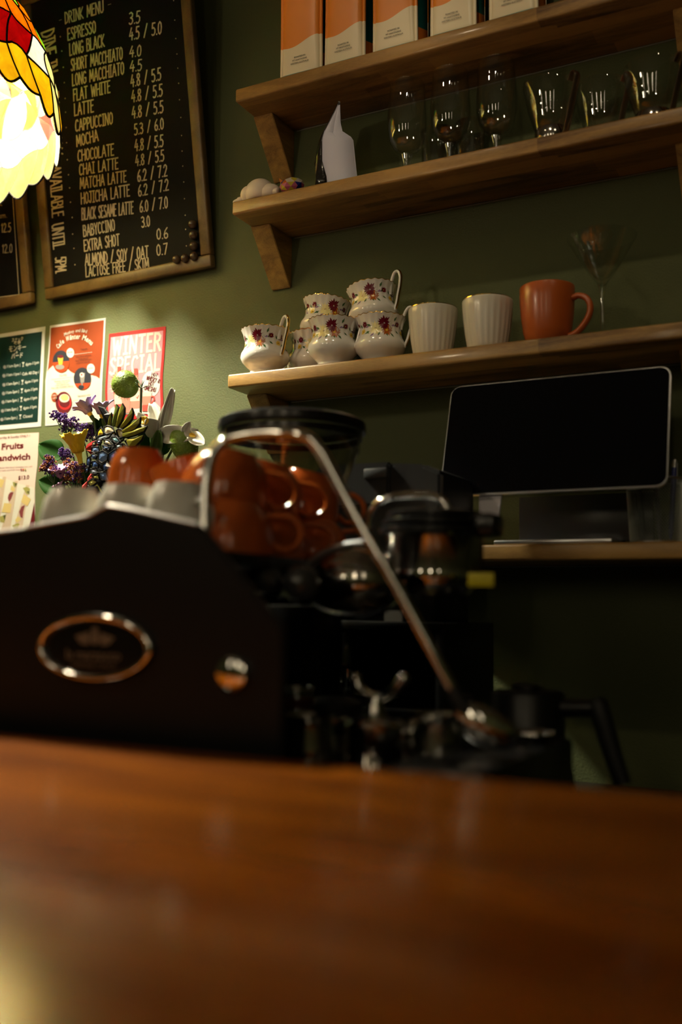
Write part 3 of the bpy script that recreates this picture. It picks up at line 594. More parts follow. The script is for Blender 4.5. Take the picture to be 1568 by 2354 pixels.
S.poly([zw(905, 1500), zw(1115, 1490), zw(1105, 1580), zw(905, 1590)], 2); S.poly([zw(910, 1770), zw(1085, 1760), zw(1060, 1900), zw(915, 1900)], 0); S.pxline([zw(790, 1600), zw(810, 1625), zw(835, 1560)], .0015, 3)
S.build('bottle_print', [K_CORAL, K_SALMON, K_PEACH, K_RED], t)
# fruit sandwich
ZF = 9.4167
def zf(x, y): return (x/ZF, 980+y/ZF)
t, o, h = paper('poster', 'peach Fruits Sandwich poster with a photo of fruit sandwiches, at the left edge', [zf(-700, 262), zf(0, 182), zf(400, 160), zf(850, 136), zf(840, 420), zf(815, 850), zf(785, 1100), zf(762, 1350), zf(765, 1900), zf(745, 2420), zf(-780, 2480)], K_PEACH)
S = Sheet(WP, h+.0006, o)
for txt, p0, p1, hh, of in [('Saturday & Sunday ONLY /', (-60, 282), (660, 226), 52, .004), ('Fruits', (45, 506), (518, 470), 130, .03), ('Sandwich', (-122, 754), (664, 714), 130, .03), ('Fluffy Japanese white bread (shokupan) pans with', (-130, 918), (712, 884), 28, .0), ('whipped cream and fresh fruits', (-130, 980), (440, 950), 28, .0), ('$13.0', (406, 1158), (642, 1138), 84, .02)]:
    S.text(txt, zf(*p0), zf(*p1), hh/ZF, off=of)
    if txt in ('Saturday & Sunday ONLY /', 'Sandwich', 'whipped cream and fresh fruits', '$13.0'): S.build({'S': 'title_lettering', 'w': 'small_print', '$': 'price_lettering'}[txt[0]], K_DKRED, t); S = Sheet(WP, h+.0006, o)
S.bm.free()
S = Sheet(WP, h+.0006, o)
S.poly([zf(-700, 950), zf(0, 1085), zf(240, 1170), zf(480, 1260), zf(740, 1330), zf(755, 1400), zf(748, 2400), zf(-760, 2460)], 6)
S.poly([zf(755, 1650), zf(765, 1990), zf(740, 2400), zf(600, 2400)], 5)
S.off += .0002
for k in range(4):
    dx = 250*(k-2)+20; dy = 92*(k-2)
    S.poly([zf(170+dx+140, 1180+dy), zf(240+dx+140, 1190+dy), zf(60+dx+140, 2330+dy*.3), zf(-60+dx+60, 2320+dy*.3)], 0)
S.off += .0002
for m_, ps in [(2, [(0, 1130), (110, 1170), (60, 1330), (-40, 1310)]), (1, [(290, 1200), (390, 1235), (350, 1330), (300, 1280)]), (2, [(265, 1270), (340, 1360), (325, 1410), (240, 1385)]), (3, [(245, 1425), (310, 1430), (255, 1580), (212, 1640), (185, 1560), (200, 1480)]), (2, [(108, 1660), (265, 1680), (238, 1880), (50, 1860)]), (1, [(0, 1960), (150, 1910), (110, 2090), (20, 2070)]),
               (1, [(510, 1340), (590, 1310), (665, 1350), (650, 1470), (590, 1470)]), (2, [(530, 1470), (685, 1580), (610, 1730), (470, 1640)]), (3, [(480, 1740), (555, 1705), (520, 1850), (505, 1990), (455, 1960), (430, 1850)]), (2, [(400, 1950), (490, 2010), (385, 2090), (340, 2040)]), (1, [(280, 2150), (390, 2100), (440, 2110), (400, 2230), (320, 2230)]), (4, [(330, 1230), (388, 1240), (350, 1320)]), (4, [(590, 1420), (650, 1400), (645, 1470)]), (4, [(80, 1930), (148, 1912), (120, 2050)])]:
    S.poly([zf(*q) for q in ps], m_)
S.off += .0002
for k, m_ in enumerate([3, 7, 1]): q = zf(475+k*45, 938); S.ell(q[0], q[1], 18/ZF, 20/ZF, m_)
S.build('sandwich_photo', [K_BREAD, K_KIWI, K_PEACHF, K_FIG, K_KD, K_DKRED, K_MILK, K_DKO], t)
# ------------------------------------------------------------------ top shelf: coffee bags
def bag_mat(name, lo, hi, z0, amp, k, ph, y_edge=None):
    m, nt, p = newmat(name); L = nt.links.new
    tc = nt.nodes.new('ShaderNodeTexCoord'); sx = nt.nodes.new('ShaderNodeSeparateXYZ'); L(tc.outputs['Object'], sx.inputs[0])
    a = nt.nodes.new('ShaderNodeMath'); a.operation = 'MULTIPLY_ADD'; a.inputs[1].default_value = k; a.inputs[2].default_value = ph; L(sx.outputs[0], a.inputs[0])
    s = nt.nodes.new('ShaderNodeMath'); s.operation = 'SINE'; L(a.outputs[0], s.inputs[0])
    b = nt.nodes.new('ShaderNodeMath'); b.operation = 'MULTIPLY_ADD'; b.inputs[1].default_value = amp; b.inputs[2].default_value = z0; L(s.outputs[0], b.inputs[0])
    g = nt.nodes.new('ShaderNodeMath'); g.operation = 'GREATER_THAN'; L(sx.outputs[2], g.inputs[0]); L(b.outputs[0], g.inputs[1])
    mx = nt.nodes.new('ShaderNodeMix'); mx.data_type = 'RGBA'; mx.inputs[6].default_value = lin(lo); mx.inputs[7].default_value = lin(hi); L(g.outputs[0], mx.inputs[0])
    g2 = nt.nodes.new('ShaderNodeMath'); g2.operation = 'LESS_THAN'; g2.inputs[1].default_value = 0.0085; L(sx.outputs[2], g2.inputs[0])
    m2 = nt.nodes.new('ShaderNodeMix'); m2.data_type = 'RGBA'; m2.inputs[7].default_value = lin((60, 160, 165)); L(g2.outputs[0], m2.inputs[0]); L(mx.outputs[2], m2.inputs[6])
    L(m2.outputs[2], p.inputs['Base Color']); p.inputs['Roughness'].default_value = 0.42
    n = nt.nodes.new('ShaderNodeTexNoise'); n.inputs['Scale'].default_value = 18; L(tc.outputs['Object'], n.inputs['Vector'])
    bp = nt.nodes.new('ShaderNodeBump'); bp.inputs['Strength'].default_value = .35; bp.inputs['Distance'].default_value = .004; L(n.outputs['Fac'], bp.inputs['Height']); L(bp.outputs['Normal'], p.inputs['Normal'])
    return m
MB_F = bag_mat('bag_front_print', (226, 214, 184), (224, 134, 46), 0.067, 0.008, 52, -0.5)
MB_S = bag_mat('bag_gusset_print', (222, 126, 40), (22, 98, 96), 0.058, 0.0, 1, 0)
def make_bag(label, loc, rz, w_, d_, h_, squeeze):
    t = thing('coffee_bag', label, 'coffee bag', loc, rz, 'coffee bags on the top shelf')
    # front + back panels with rounded vertical seams
    def yf(x, z): return -d_/2-0.004*(1-(2*x/w_)**4)*sin(PI*min(1, z/h_+.05))+squeeze*z
    bm = BM(); nx, nz = 14, 18; rows = []
    for j in range(nz+1):
        z = h_*j/nz; row = []
        for i in range(nx+1):
            u = -1+2*i/nx; x = u*w_/2*(1-.015*sin(PI*j/nz)); row.append(bm.verts.new((x, yf(x, z)+.006*max(0, abs(u)-.86)**1*6, z)))
        rows.append(row)
    for a, b in zip(rows, rows[1:]):
        for i in range(nx): bm.faces.new([a[i], a[i+1], b[i+1], b[i]])
    # creases of the block bottom
    o = obj('front_panel', bm, MB_F, t, 60)
    m = o.modifiers.new('thickness', 'SOLIDIFY'); m.thickness = 0.0008; m.offset = 1
    for s in (-1, 1):
        bm = BM(); pr = [(s*w_/2, -d_/2+.003), (s*(w_/2-.010), -d_/6), (s*(w_/2-.014), 0), (s*(w_/2-.010), d_/6), (s*w_/2, d_/2)]
        rows = [[bm.verts.new((x*(1-.015*sin(PI*j/8)), y*(1-.1*j/8)+squeeze*h_*j/8, h_*j/8)) for x, y in pr] for j in range(9)]
        for a, b in zip(rows, rows[1:]):
            for i in range(4): bm.faces.new([a[i], a[i+1], b[i+1], b[i]])
        o = obj('side_gusset', bm, MB_S, t, 30); mm = o.modifiers.new('thickness', 'SOLIDIFY'); mm.thickness = .0006
        bm = BM(); tube(bm, [(s*w_/2*(1-.015*sin(PI*j/8)), -d_/2+.0035+squeeze*h_*j/8, .004+(h_-.004)*j/8) for j in range(9)], .0032, 8); obj('corner_seam', bm, MB_F, t)
    bm = BM(); add_box(bm, (-w_/2, d_/2-.001, 0), (w_/2, d_/2, h_)); add_box(bm, (-w_/2+.002, -d_/2+.002, 0), (w_/2-.002, d_/2-.001, .002)); obj('back_panel', bm, MB_F, t, None)
    bm = BM(); prism(bm, [(-w_/2, h_), (w_/2, h_), (w_/2, h_+.03), (-w_/2, h_+.03)], .004, M=Matrix.Translation((0, squeeze*h_-.002, 0))); obj('folded_top', bm, MB_F, t, None)
    pl = Pl(Vector((-w_/2, -d_/2-.0052, 0)), (1, 0, 0), (0, 0, 1)); S = Sheet(pl, 0, (0, 0, 0))
    for s_, a, z in (('ROASTED IN', .36, .037), ('MT HAWTHORNE', .32, .031), ('WESTERN AUSTRALIA', .27, .025)):
        vs, fs = font_poly(s_); x0, x1 = w_*a, w_*(1-a); V_ = [S._p((x0+(x1-x0)*p, z+.0034*q)) for p, q in vs]
        for f in fs:
            try: S.bm.faces.new([V_[i] for i in f])
            except ValueError: pass
    S.build('print', K_BLACK, t)
    return t
edges = [((645, 172), (736, 150)), ((747, 146), (836, 121)), ((858, 114), (956, 87)), ((990, 76), (1090, 48)), ((1126, 37), (1234, 8))]
blab = ['orange and cream coffee bag, leftmost on the top shelf, corner seam bulging', 'second orange and cream coffee bag from the left on the top shelf', 'middle coffee bag of the top shelf row, cream below a narrow orange band',
        'fourth coffee bag from the left, only its cream bottom in view', 'rightmost coffee bag on the top shelf, only its cream bottom edge in view']
for i, (a, b) in enumerate(edges):
    p, q = atz(a[0], a[1], ZT[0]+.002), atz(b[0], b[1], ZT[0]+.002); yc = 1.561
    p, q = at(a[0], a[1], yc), at(b[0], b[1], yc)
    make_bag(blab[i], ((p.x+q.x)/2, yc+.030, ZT[0]), [0.02, -.01, .0, .015, -.02][i], (q.x-p.x)*.985, .058, .235, -.03+.02*(i % 2))

# ------------------------------------------------------------------ second shelf
M_FIGW = mat('unglazed_porcelain', (0.68, 0.58, 0.48), rough=0.45)
p = at(590, 452, 1.56); t = thing('ceramic_figurine', 'small white porcelain figurine of a lying animal at the left end of the second shelf', 'figurine', (p.x, 1.563, ZT[1]))
k = 1/1290.0
bm = BM(); ball(bm, (6*k, 0, 20*k), 34*k, 24, 18, s=(1.15, .9, 1.0)); ball(bm, (30*k, 0, 14*k), 30*k, 20, 14, s=(1.2, .8, .75)); ball(bm, (2*k, 0, 40*k), 17*k, s=(1, .9, .8))
tube(bm, catmull([(34*k, -.004, 12*k), (52*k, -.006, 10*k), (66*k, -.006, 9*k)], 6), [10*k]*6+[9*k]*6+[8.5*k], 12)
for v in bm.verts: v.co.z = max(v.co.z, 0)
obj('body', bm, M_FIGW, t, 80)
bm = BM(); ball(bm, (-27*k, 0, 19*k), 21*k, 24, 18, s=(.95, .95, 1.1)); ball(bm, (-34*k, .0, 32*k), 6*k)
for v in bm.verts: v.co.z = max(v.co.z, 0)
obj('head', bm, M_FIGW, t, 80)
bm = BM(); tube(bm, catmull([(-36*k, -.004, 9*k), (-50*k, -.006, 7*k), (-62*k, -.006, 4*k)], 6), [8*k]*7+[6*k]*5+[5*k], 12); ball(bm, (-62*k, -.006, 5*k), 5*k)
obj('paw', bm, M_FIGW, t, 80)
bm = BM(); ball(bm, (-8*k, .006, 39*k), 5*k, s=(1.3, .7, .8)); obj('blue_mark', bm, mat('cobalt_blue', (.02, .03, .12), .3), t)
# folded paper ball
p = at(674, 432, 1.562); t = thing('origami_ball', 'small origami ball of pink, yellow, white and blue paper on the second shelf', 'origami', (p.x, 1.5575, ZT[1]))
bm = BM(); b = bmesh.new(); bmesh.ops.create_icosphere(b, subdivisions=2, radius=.0185)
for v in b.verts: v.co = Vector((v.co.x*1.35, v.co.y, v.co.z*.8+.0125))
for i, f in enumerate(b.faces): c_ = f.calc_center_median(); f.material_index = [0, 2, 1, 3, 0, 4, 1, 2, 0, 1, 3, 2][(int((math.atan2(c_.y, c_.x)+PI)*6/PI) % 6)*2+(1 if c_.z > .0125 else 0)]
merge(bm, b); bmesh.ops.translate(bm, verts=bm.verts, vec=(0, 0, .0))
for v in bm.verts: v.co.z = max(0, v.co.z)
obj('folded_paper', bm, [col('origami_pink', (232, 120, 160)), col('origami_yellow', (238, 214, 60)), col('origami_white', (240, 226, 214)), col('origami_blue', (30, 44, 150)), col('origami_orange', (240, 130, 40))], t, None)
bm = BM(); prism(bm, [(-.021, .012), (-.030, .034), (-.016, .022)], .002); obj('paper_point', bm, col('origami_orange_tip', (236, 140, 50)), t, None)
# foil-fronted pouch seen from its gusset
p = at(765, 416, 1.575); s_ = 1/1330.0
t = thing('gusset_pouch', 'white side-gusset pouch with a dark glossy front, its folded top leaning left', 'pouch', (p.x, 1.600, ZT[1]), 0.45)
MW = mat('pouch_white', lin((206, 206, 226))[:3], rough=0.5, bump=.4, bscale=40); MK = mat('pouch_black_foil', (.012, .010, .008), rough=0.18, bump=.6, bscale=60)
sect = [(0.0, -.021, .0345), (.02, -.0225, .0345), (.05, -.031, .031), (.09, -.032, .0265), (.097, -.0315, .022), (.108, -.029, .006), (.125, -.021, .002), (.145, -.0115, .001), (.165, -.003, .0005)]; d0 = -.0265
bm = BM(); rows = []
for z, a, b_ in sect:
    mid = (a+b_)/2; dent = .012*min(1, (b_-a)/.06)
    rows.append([bm.verts.new((a, -.028, z)), bm.verts.new((mid, -.028+dent*(.3 if z < .1 else .9), z)), bm.verts.new((b_, -.028, z))])
for a, b_ in zip(rows, rows[1:]):
    for i in range(2): bm.faces.new([a[i], a[i+1], b_[i+1], b_[i]])
o = obj('side_gusset', bm, MW, t, 20); o.modifiers.new('thickness', 'SOLIDIFY').thickness = .0006
bm = BM(); rows = []
for z, a, b_ in sect: rows.append([bm.verts.new(q) for q in ((b_, -.028, z), (b_, .05, z), (a, .05, z))])
for a, b_ in zip(rows, rows[1:]):
    for i in range(2): bm.faces.new([a[i], a[i+1], b_[i+1], b_[i]])
o = obj('back_panel', bm, MW, t, 20); o.modifiers.new('thickness', 'SOLIDIFY').thickness = .0006
bm = BM(); rows = []
for z, a, b_ in sect: k = max(0, 1-z/.13); rows.append([bm.verts.new(q) for q in ((a, .05, z), (a-.012*k-.004*(z < .11), .02, z), (a-.024*k, -.018, z), (a, -.0285, z))])
for a, b_ in zip(rows, rows[1:]):
    for i in range(3): bm.faces.new([a[i], a[i+1], b_[i+1], b_[i]])
o = obj('front_panel', bm, MK, t, 60); o.modifiers.new('thickness', 'SOLIDIFY').thickness = .0008
bm = BM(); add_box(bm, (-.0030, -.0285, .160), (.0008, .05, .1662)); obj('top_seal', bm, MK, t, None)

def glassware(name, label, cat, loc, parts, group=None, rz=0):
    t = thing(name, label, cat, loc, rz, group)
    for nm, bm, m in parts: obj(nm, bm, m, t, 60)
    return t
def tulip():
    b1 = BM(); lathe(b1, [(0.0001, .046), (.010, .047), (.022, .055), (.031, .070), (.0358, .092), (.0362, .115), (.0340, .145), (.0318, .178), (.0310, .1805), (.0303, .178), (.0326, .145), (.0347, .115), (.0343, .092), (.0296, .071), (.020, .0575), (.0, .052)], 48)
    b2 = BM(); lathe(b2, [(.0, .046), (.011, .0455), (.0085, .036), (.0055, .022), (.0052, .010), (.009, .0045)], 24)
    b3 = BM(); lathe(b3, [(.0, .0045), (.012, .0045), (.031, .0018), (.032, .0008), (.031, 0), (0, 0)], 40)
    return [('bowl', b1, M_GLASS), ('stem', b2, M_GLASST), ('foot', b3, M_GLASST)]
gx = [(935, 376, 1.60, 'stemmed beer glass nearest the white pouch'), (1035, 352, 1.598, 'middle one of three stemmed beer glasses on the second shelf'), (1142, 330, 1.604, 'stemmed beer glass next to the clear handled cup')]
G0 = None
for px, py, y, lb in gx:
    p = at(px, py, y)
    if G0 is None: G0 = glassware('wine_glass', lb, 'glass', (p.x, y, ZT[1]), tulip(), 'stemmed beer glasses on the second shelf')
    else: dup(G0, (p.x, y, ZT[1]), .7, lb)
def tumbler(r0, r1, h, base=.008, m=None):
    b = BM(); lathe(b, [(0, 0), (r0*.94, 0), (r0, .003), (r1, h-.001), (r1-.0006, h), (r1-.0014, h-.001), (r0-.0022, base+.003), (r0*.85, base), (0, base)], 44); return b
T0 = None
for px, y, lb in [(1008, 1.655, 'low straight tumbler behind the left and middle stemmed glasses'), (1086, 1.655, 'low straight tumbler behind the right-hand stemmed glass')]:
    p = at(px, 340, y)
    if T0 is None: T0 = glassware('glass_tumbler', lb, 'glass', (p.x, y, ZT[1]), [('body', tumbler(.030, .033, .105), M_GLASST)], 'tumblers behind the stemmed glasses')
    else: dup(T0, (p.x, y, ZT[1]), 0, lb)
M_HND = mat('bronze_strap', (.30, .22, .16), rough=.3, metal=1.0)
def cup_parts(big):
    q = 1.0 if big else .95
    b1 = BM(); lathe(b1, [(0, .022), (.026*q, .022), (.0275*q, .026), (.040*q, .068), (.0475*q, .107), (.0472*q, .108), (.0465*q, .107), (.039*q, .068), (.0268*q, .028), (.022*q, .0245), (0, .024)], 48)
    b2 = BM(); lathe(b2, [(0, 0), (.0235*q, 0), (.0262*q, .002), (.0285*q, .029), (.0278*q, .0295), (.0265*q, .0225), (0, .0215)], 40)
    b3 = BM(); tube(b3, catmull([(.027*q, 0, .012), (.036*q, 0, .018), (.048*q, 0, .055), (.060*q, 0, .092), (.061*q, 0, .104), (.054*q, 0, .109), (.0455*q, 0, .098)], 7), .0022, 10, flat=3.0, up=(0, 0, 1))
    return [('bowl', b1, M_GLASS), ('base_cap', b2, M_STEEL), ('handle', b3, M_HND)]
c0 = None
for px, py, y, rz, lb in [(1268, 306, 1.595, -.55, 'large clear handled cup with a steel base, next to the stemmed glasses'), (1384, 280, 1.635, -.5, 'clear handled cup standing back between two others on the second shelf'), (1502, 260, 1.612, -.5, 'rightmost clear handled cup on the second shelf')]:
    p = at(px, py, y)
    if c0 is None: c0 = glassware('glass_cup', lb, 'cup', (p.x, y, ZT[1]), cup_parts(True), 'clear handled cups on the second shelf', rz)
    else: dup(c0, (p.x, y, ZT[1]), rz, lb)

# ------------------------------------------------------------------ third shelf: floral teacups
FL = [mat('flower_crimson', lin((104, 14, 34))[:3], .25), mat('flower_yellow', lin((226, 190, 70))[:3], .25), mat('flower_amber', lin((176, 92, 30))[:3], .25), mat('leaf_print', lin((70, 104, 62))[:3], .25), mat('flower_violet', lin((150, 120, 160))[:3], .25), mat('flower_cream', lin((240, 226, 160))[:3], .25)]
CP = [(0, .004), (.024, .004), (.0275, 0), (.0292, .0015), (.0285, .006), (.0278, .010), (.0345, .0165), (.0435, .026), (.0472, .034), (.0462, .042), (.0415, .050), (.0388, .058), (.0392, .068), (.0425, .080), (.0468, .088)]
def cup_r(z):
    for (r0, z0), (r1, z1) in zip(CP[3:], CP[4:]):
        if z0 <= z <= z1 and z1 > z0: return r0+(r1-r0)*(z-z0)/(z1-z0)
    return .045
def flute(th, z):
    a = max(0.0, min(1.0, (z-.040)/.03)); return 1+.010*a*cos(22*th)
def make_teacup(name, label, loc, rz):
    t = thing(name, label, 'teacup', loc, rz, 'floral teacups on the third shelf')
    bm = BM(); N = 176
    wav = lambda z: (z, (lambda th: z+.0008*cos(22*th)))
    prof = [(r, z) for r, z in CP[:-1]]+[(CP[-1][0], wav(.088)), (CP[-1][0]-.0006, wav(.0888)), (CP[-1][0]-.0018, wav(.0878)), (.0405, .079), (.0372, .067), (.0368, .058), (.0395, .050), (.044, .041), (.0445, .034), (.0405, .026), (.030, .017), (0, .013)]
    # wavy-lip rings carry a tuple height
    rings = []
    prof2 = []
    for r, z in prof: prof2.append((r, z))
    class _Z: pass
    lp = []
    for r, z in prof2: lp.append((r, z if isinstance(z, tuple) else z))
    lathe(bm, lp, N, lambda th, z: flute(th, z[0] if isinstance(z, tuple) else z) if (z[0] if isinstance(z, tuple) else z) > .04 else 1.0)
    # painted sprays
    rnd = random.Random(5)
    def put(th0, z0, a, b): z = z0+b; r = cup_r(z)*flute(th0+a/cup_r(z0), z)+.0003; th = th0+a/cup_r(z0); return bm.verts.new((r*cos(th), r*sin(th), z))
    def bloom(th0, z0, R, mi, n=15, mc=None):
        for lay, rr in ((0, 1.0), (1, .62)):
            for k in range(n):
                a = 2*PI*k/n+lay*.2+rnd.uniform(-.08, .08); q = R*rr*rnd.uniform(.85, 1.1); w_ = R*.17
                d = Vector((cos(a), sin(a))); s = Vector((-d.y, d.x))*w_
                ps = [d*q*.12, d*q*.6+s*.9, d*q, d*q*.6-s*.9]
                f = bm.faces.new([put(th0, z0, p.x, p.y) for p in ps]); f.material_index = mi
        if mc is not None:
            f = bm.faces.new([put(th0, z0, R*.2*cos(2*PI*k/8), R*.2*sin(2*PI*k/8)) for k in range(8)]); f.material_index = mc
    def leaf(th0, z0, a, L_, mi=4):
        d = Vector((cos(a), sin(a))); s = Vector((-d.y, d.x))*L_*.2; o = Vector((0, 0))
        f = bm.faces.new([put(th0, z0, p.x, p.y) for p in (o, d*L_*.45+s, d*L_, d*L_*.45-s)]); f.material_index = mi
    for base in (-3.2, -1.1, 1.0):                     # a big spray and a smaller one around the wall
        for dth, dz, R, mi, mc in [(0, .0705, .0135, 1, None), (.12, .0585, .0115, 3, 2), (-.40, .0610, .0135, 6, 1), (-.30, .0565, .0085, 6, 2), (.66, .0705, .0058, 1, 2)]:
            bloom(base+dth, dz, R, mi, 15, mc)
        for dth, dz, a, L_ in [(-.6, .0655, 2.7, .011), (-.66, .0575, 3.6, .012), (-.45, .0525, 4.0, .010), (.3, .0535, 5.2, .010), (.34, .0665, .4, .010), (.45, .0745, 1.2, .010), (.58, .0595, 5.6, .009), (-.2, .0545, 4.4, .009), (.5, .066, .9, .008), (.1, .0535, 4.9, .008)]:
            leaf(base+dth, dz, a, L_, 4 if rnd.random() < .8 else 5)
        bloom(base+1.05, .0575, .0062, 2, 12, 1); bloom(base+1.15, .070, .0072, 1, 12, None); leaf(base+.98, .064, 2, .009); leaf(base+1.25, .058, 5.5, .009); leaf(base+1.2, .064, .3, .008, 5)
    obj('cup_body', bm, [M_PORC]+FL, t, 60)
    bm = BM(); tube(bm, [((.0464)*flute(2*PI*k/176, .088)*cos(2*PI*k/176), .0464*flute(2*PI*k/176, .088)*sin(2*PI*k/176), .0889+.0008*cos(22*2*PI*k/176)) for k in range(176)], .0008, 6, True); obj('gilt_rim', bm, M_GOLD, t)
    hp = catmull([(.0385, 0, .066), (.041, 0, .078), (.0445, 0, .092), (.052, 0, .105), (.060, 0, .105), (.0635, 0, .094), (.061, 0, .078), (.056, 0, .062), (.052, 0, .048), (.0475, 0, .037), (.0455, 0, .033)], 6)
    bm = BM(); tube(bm, hp, .0030, 12, flat=1.25); obj('handle', bm, M_PORC, t)
    mid = len(hp)//2-4
    bm = BM(); tube(bm, [p+Vector((.0016, 0, .0008)) for p in hp[mid-4:-3]], .0024, 10, flat=1.2); obj('gilt_handle_stripe', bm, M_GOLD, t)
    return t
# camera-facing direction at this shelf is about -Y +X; handle angle measured from +X
TC = [('floral teacup standing alone at the left end of the third shelf', 610, 1.590, 0, -0.30),
      ('floral teacup at the front of the cluster, beside the lone cup', 766, 1.590, 0, -0.05),
      ('floral teacup hidden behind the front one, carrying a tilted cup', 722, 1.652, 0, 2.4),
      ('floral teacup tilted on top of the hidden rear cup', 740, 1.648, .0625, 0.40),
      ('lower floral teacup next to the ribbed white mug', 874, 1.612, 0, 0.15),
      ('topmost floral teacup, leaning with its handle in the air beside the ribbed mug', 862, 1.618, .064, -0.12)]
t0 = None
for lb, px, y, dz, rz in TC:
    p = at(px, 800, y); loc = (p.x, y, ZT[2]+dz)
    if t0 is None: t0 = make_teacup('teacup', lb, loc, rz); cup = t0
    else: cup = dup(t0, loc, rz, lb)
    if dz: cup.rotation_euler = (-0.06, 0.09 if px < 800 else -.14, rz)
    elif cup is not t0 and px == 766: cup.rotation_euler = (0, 0, rz)
# small bottle behind the lone cup
p = at(676, 838, 1.655); t = thing('small_bottle', 'small clear bottle with a printed label, behind the lone floral teacup', 'bottle', (p.x, 1.665, ZT[2]))
bm = BM(); lathe(bm, [(0, 0), (.0165, 0), (.0175, .002), (.0175, .056), (.013, .064), (.0105, .067), (.0105, .084), (.0120, .085), (.0120, .090), (.0095, .090), (.0095, .066), (.0155, .056), (.0155, .004), (0, .004)], 32); obj('glass_body', bm, clear('bottle_glass', (.72, .82, .76), 1.5, 0, .03), t)
bm = BM(); lathe(bm, [(.01765, .006), (.0178, .006), (.0178, .050), (.01765, .050)], 32, closed=True); obj('paper_label', bm, mat('bottle_label', (.55, .53, .46), .6), t)
bm = BM()
for zc, hh in ((.044, .004), (.037, .0016), (.032, .0016), (.027, .0016), (.022, .003), (.013, .0016)):
    for k in range(14):
        a0 = -1.9+k*.16; ww = .11 if k % 3 else .06
        vs = [bm.verts.new((.018*cos(a), .018*sin(a), z)) for a, z in ((a0, zc), (a0+ww, zc), (a0+ww, zc+hh), (a0, zc+hh))]; bm.faces.new(vs)
obj('label_print', bm, K_BLACK, t, None)
# ribbed white mugs and the orange mug
def mug_body(prof_out, th, rib=0, amp=.0):
    b = BM(); inn = [(max(0, r-th), z) for r, z in prof_out[::-1]]; inn = [(r, max(z, .006)) for r, z in inn if r > .012]+[(0, .006)]
    lathe(b, prof_out+[(prof_out[-1][0]-th/2, prof_out[-1][1]+.0008)]+inn, 96 if rib else 56, (lambda t_, z: 1+amp*cos(rib*t_)*min(1, max(0, (.086-z)/.03))) if rib else None); return b
WMP = [(0, .0015), (.026, .0015), (.028, 0), (.031, .001), (.0345, .012), (.0385, .035), (.0415, .060), (.0432, .078), (.0438, .0885), (.0432, .0905)]
def white_mug(lb, loc, rz):
    t = thing('white_mug', lb, 'mug', loc, rz, 'ribbed white mugs on the third shelf')
    obj('mug_body', mug_body(WMP, .0026, 24, .016), M_STONEW, t, 60)
    bm = BM(); tube(bm, [(.0420*cos(2*PI*k/64), .0420*sin(2*PI*k/64), .0913) for k in range(64)], .0011, 6, True); obj('gilt_rim', bm, M_GOLD, t)
    bm = BM(); tube(bm, catmull([(.041, 0, .072), (.056, 0, .076), (.068, 0, .066), (.068, 0, .046), (.056, 0, .030), (.037, 0, .026)], 7), .0042, 10, flat=1.3); obj('handle', bm, M_STONEW, t)
    return t
p = at(994, 808, 1.605); m0 = white_mug('ribbed white mug with a gilt rim, next to the floral teacups', (p.x, 1.607, ZT[2]), 2.0)
p = at(1120, 797, 1.600); dup(m0, (p.x, 1.602, ZT[2]), 2.15, 'ribbed white mug with a gilt rim, next to the orange mug')
p = at(1258, 780, 1.597); t = thing('orange_mug', 'orange mug with its handle to the right, near the cocktail glass on the third shelf', 'mug', (p.x, 1.598, ZT[2]), -0.12)
OMP = [(0, .002), (.026, .002), (.030, 0), (.0335, .002), (.0395, .022), (.0435, .050), (.0452, .075), (.0455, .0965), (.0448, .0985)]
obj('mug_body', mug_body(OMP, .004), M_ORM, t, 60)
bm = BM(); tube(bm, catmull([(.0440, 0, .074), (.055, 0, .0765), (.068, 0, .070), (.0745, 0, .056), (.0720, 0, .040), (.062, 0, .025), (.050, 0, .015), (.038, 0, .011)], 7), .0050, 12, flat=1.25); obj('handle', bm, M_ORM, t)
# cocktail glass
p = at(1384, 757, 1.60); sc_ = 1.0
b1 = BM(); lathe(b1, [(0, .092), (.006, .093), (.014, .104), (.030, .126), (.0560, .172), (.0564, .1735), (.0556, .1735), (.029, .127), (.011, .106), (0, .101)], 60)
b2 = BM(); lathe(b2, [(0, .0925), (.0078, .0945), (.0062, .088), (.0042, .078), (.0036, .050), (.0040, .012), (.0075, .005)], 20)
b3 = BM(); lathe(b3, [(0, .005), (.010, .005), (.0345, .0018), (.0355, .0008), (.0345, 0), (0, 0)], 44)
glassware('cocktail_glass', 'tall clear cocktail glass standing alone to the right of the orange mug', 'glass', (p.x, 1.605, ZT[2]), [('bowl', b1, M_GLASS), ('stem', b2, M_GLASST), ('foot', b3, M_GLASST)])

# ------------------------------------------------------------------ lowest shelf: tablet, pen cup, printer
zb, xa, xb = 1.393, -0.612, -0.256
A = Vector((xa, 1.497, 1.3925)); tlt = math.atan2(.0555, .191)*.95
t = thing('tablet_screen', 'switched-off black tablet screen in a silver frame, tilted back above the lowest shelf', 'tablet', ((xa+xb)/2, 1.56, ZT[3]))
Mx = Matrix.Translation((0, A.y-1.56, A.z-ZT[3])) @ Matrix.Rotation(-tlt, 4, 'X')
W2 = (xb-xa)/2; HH = .198
def rrect(w_, h_, r, n=7):
    o = []
    for cx, cy, a0 in ((w_-r, h_-r, 0), (-w_+r, h_-r, PI/2), (-w_+r, r, PI), (w_-r, r, 1.5*PI)):
        for k in range(n): a = a0+PI/2*k/(n-1); o.append((cx+r*cos(a), cy+r*sin(a)))
    return o
bm = BM(); prism(bm, rrect(W2, HH, .0165), .0085, bev=.0016, M=Mx @ Matrix.Translation((0, -.0006, 0))); obj('metal_shell', bm, M_ALU, t, 40)
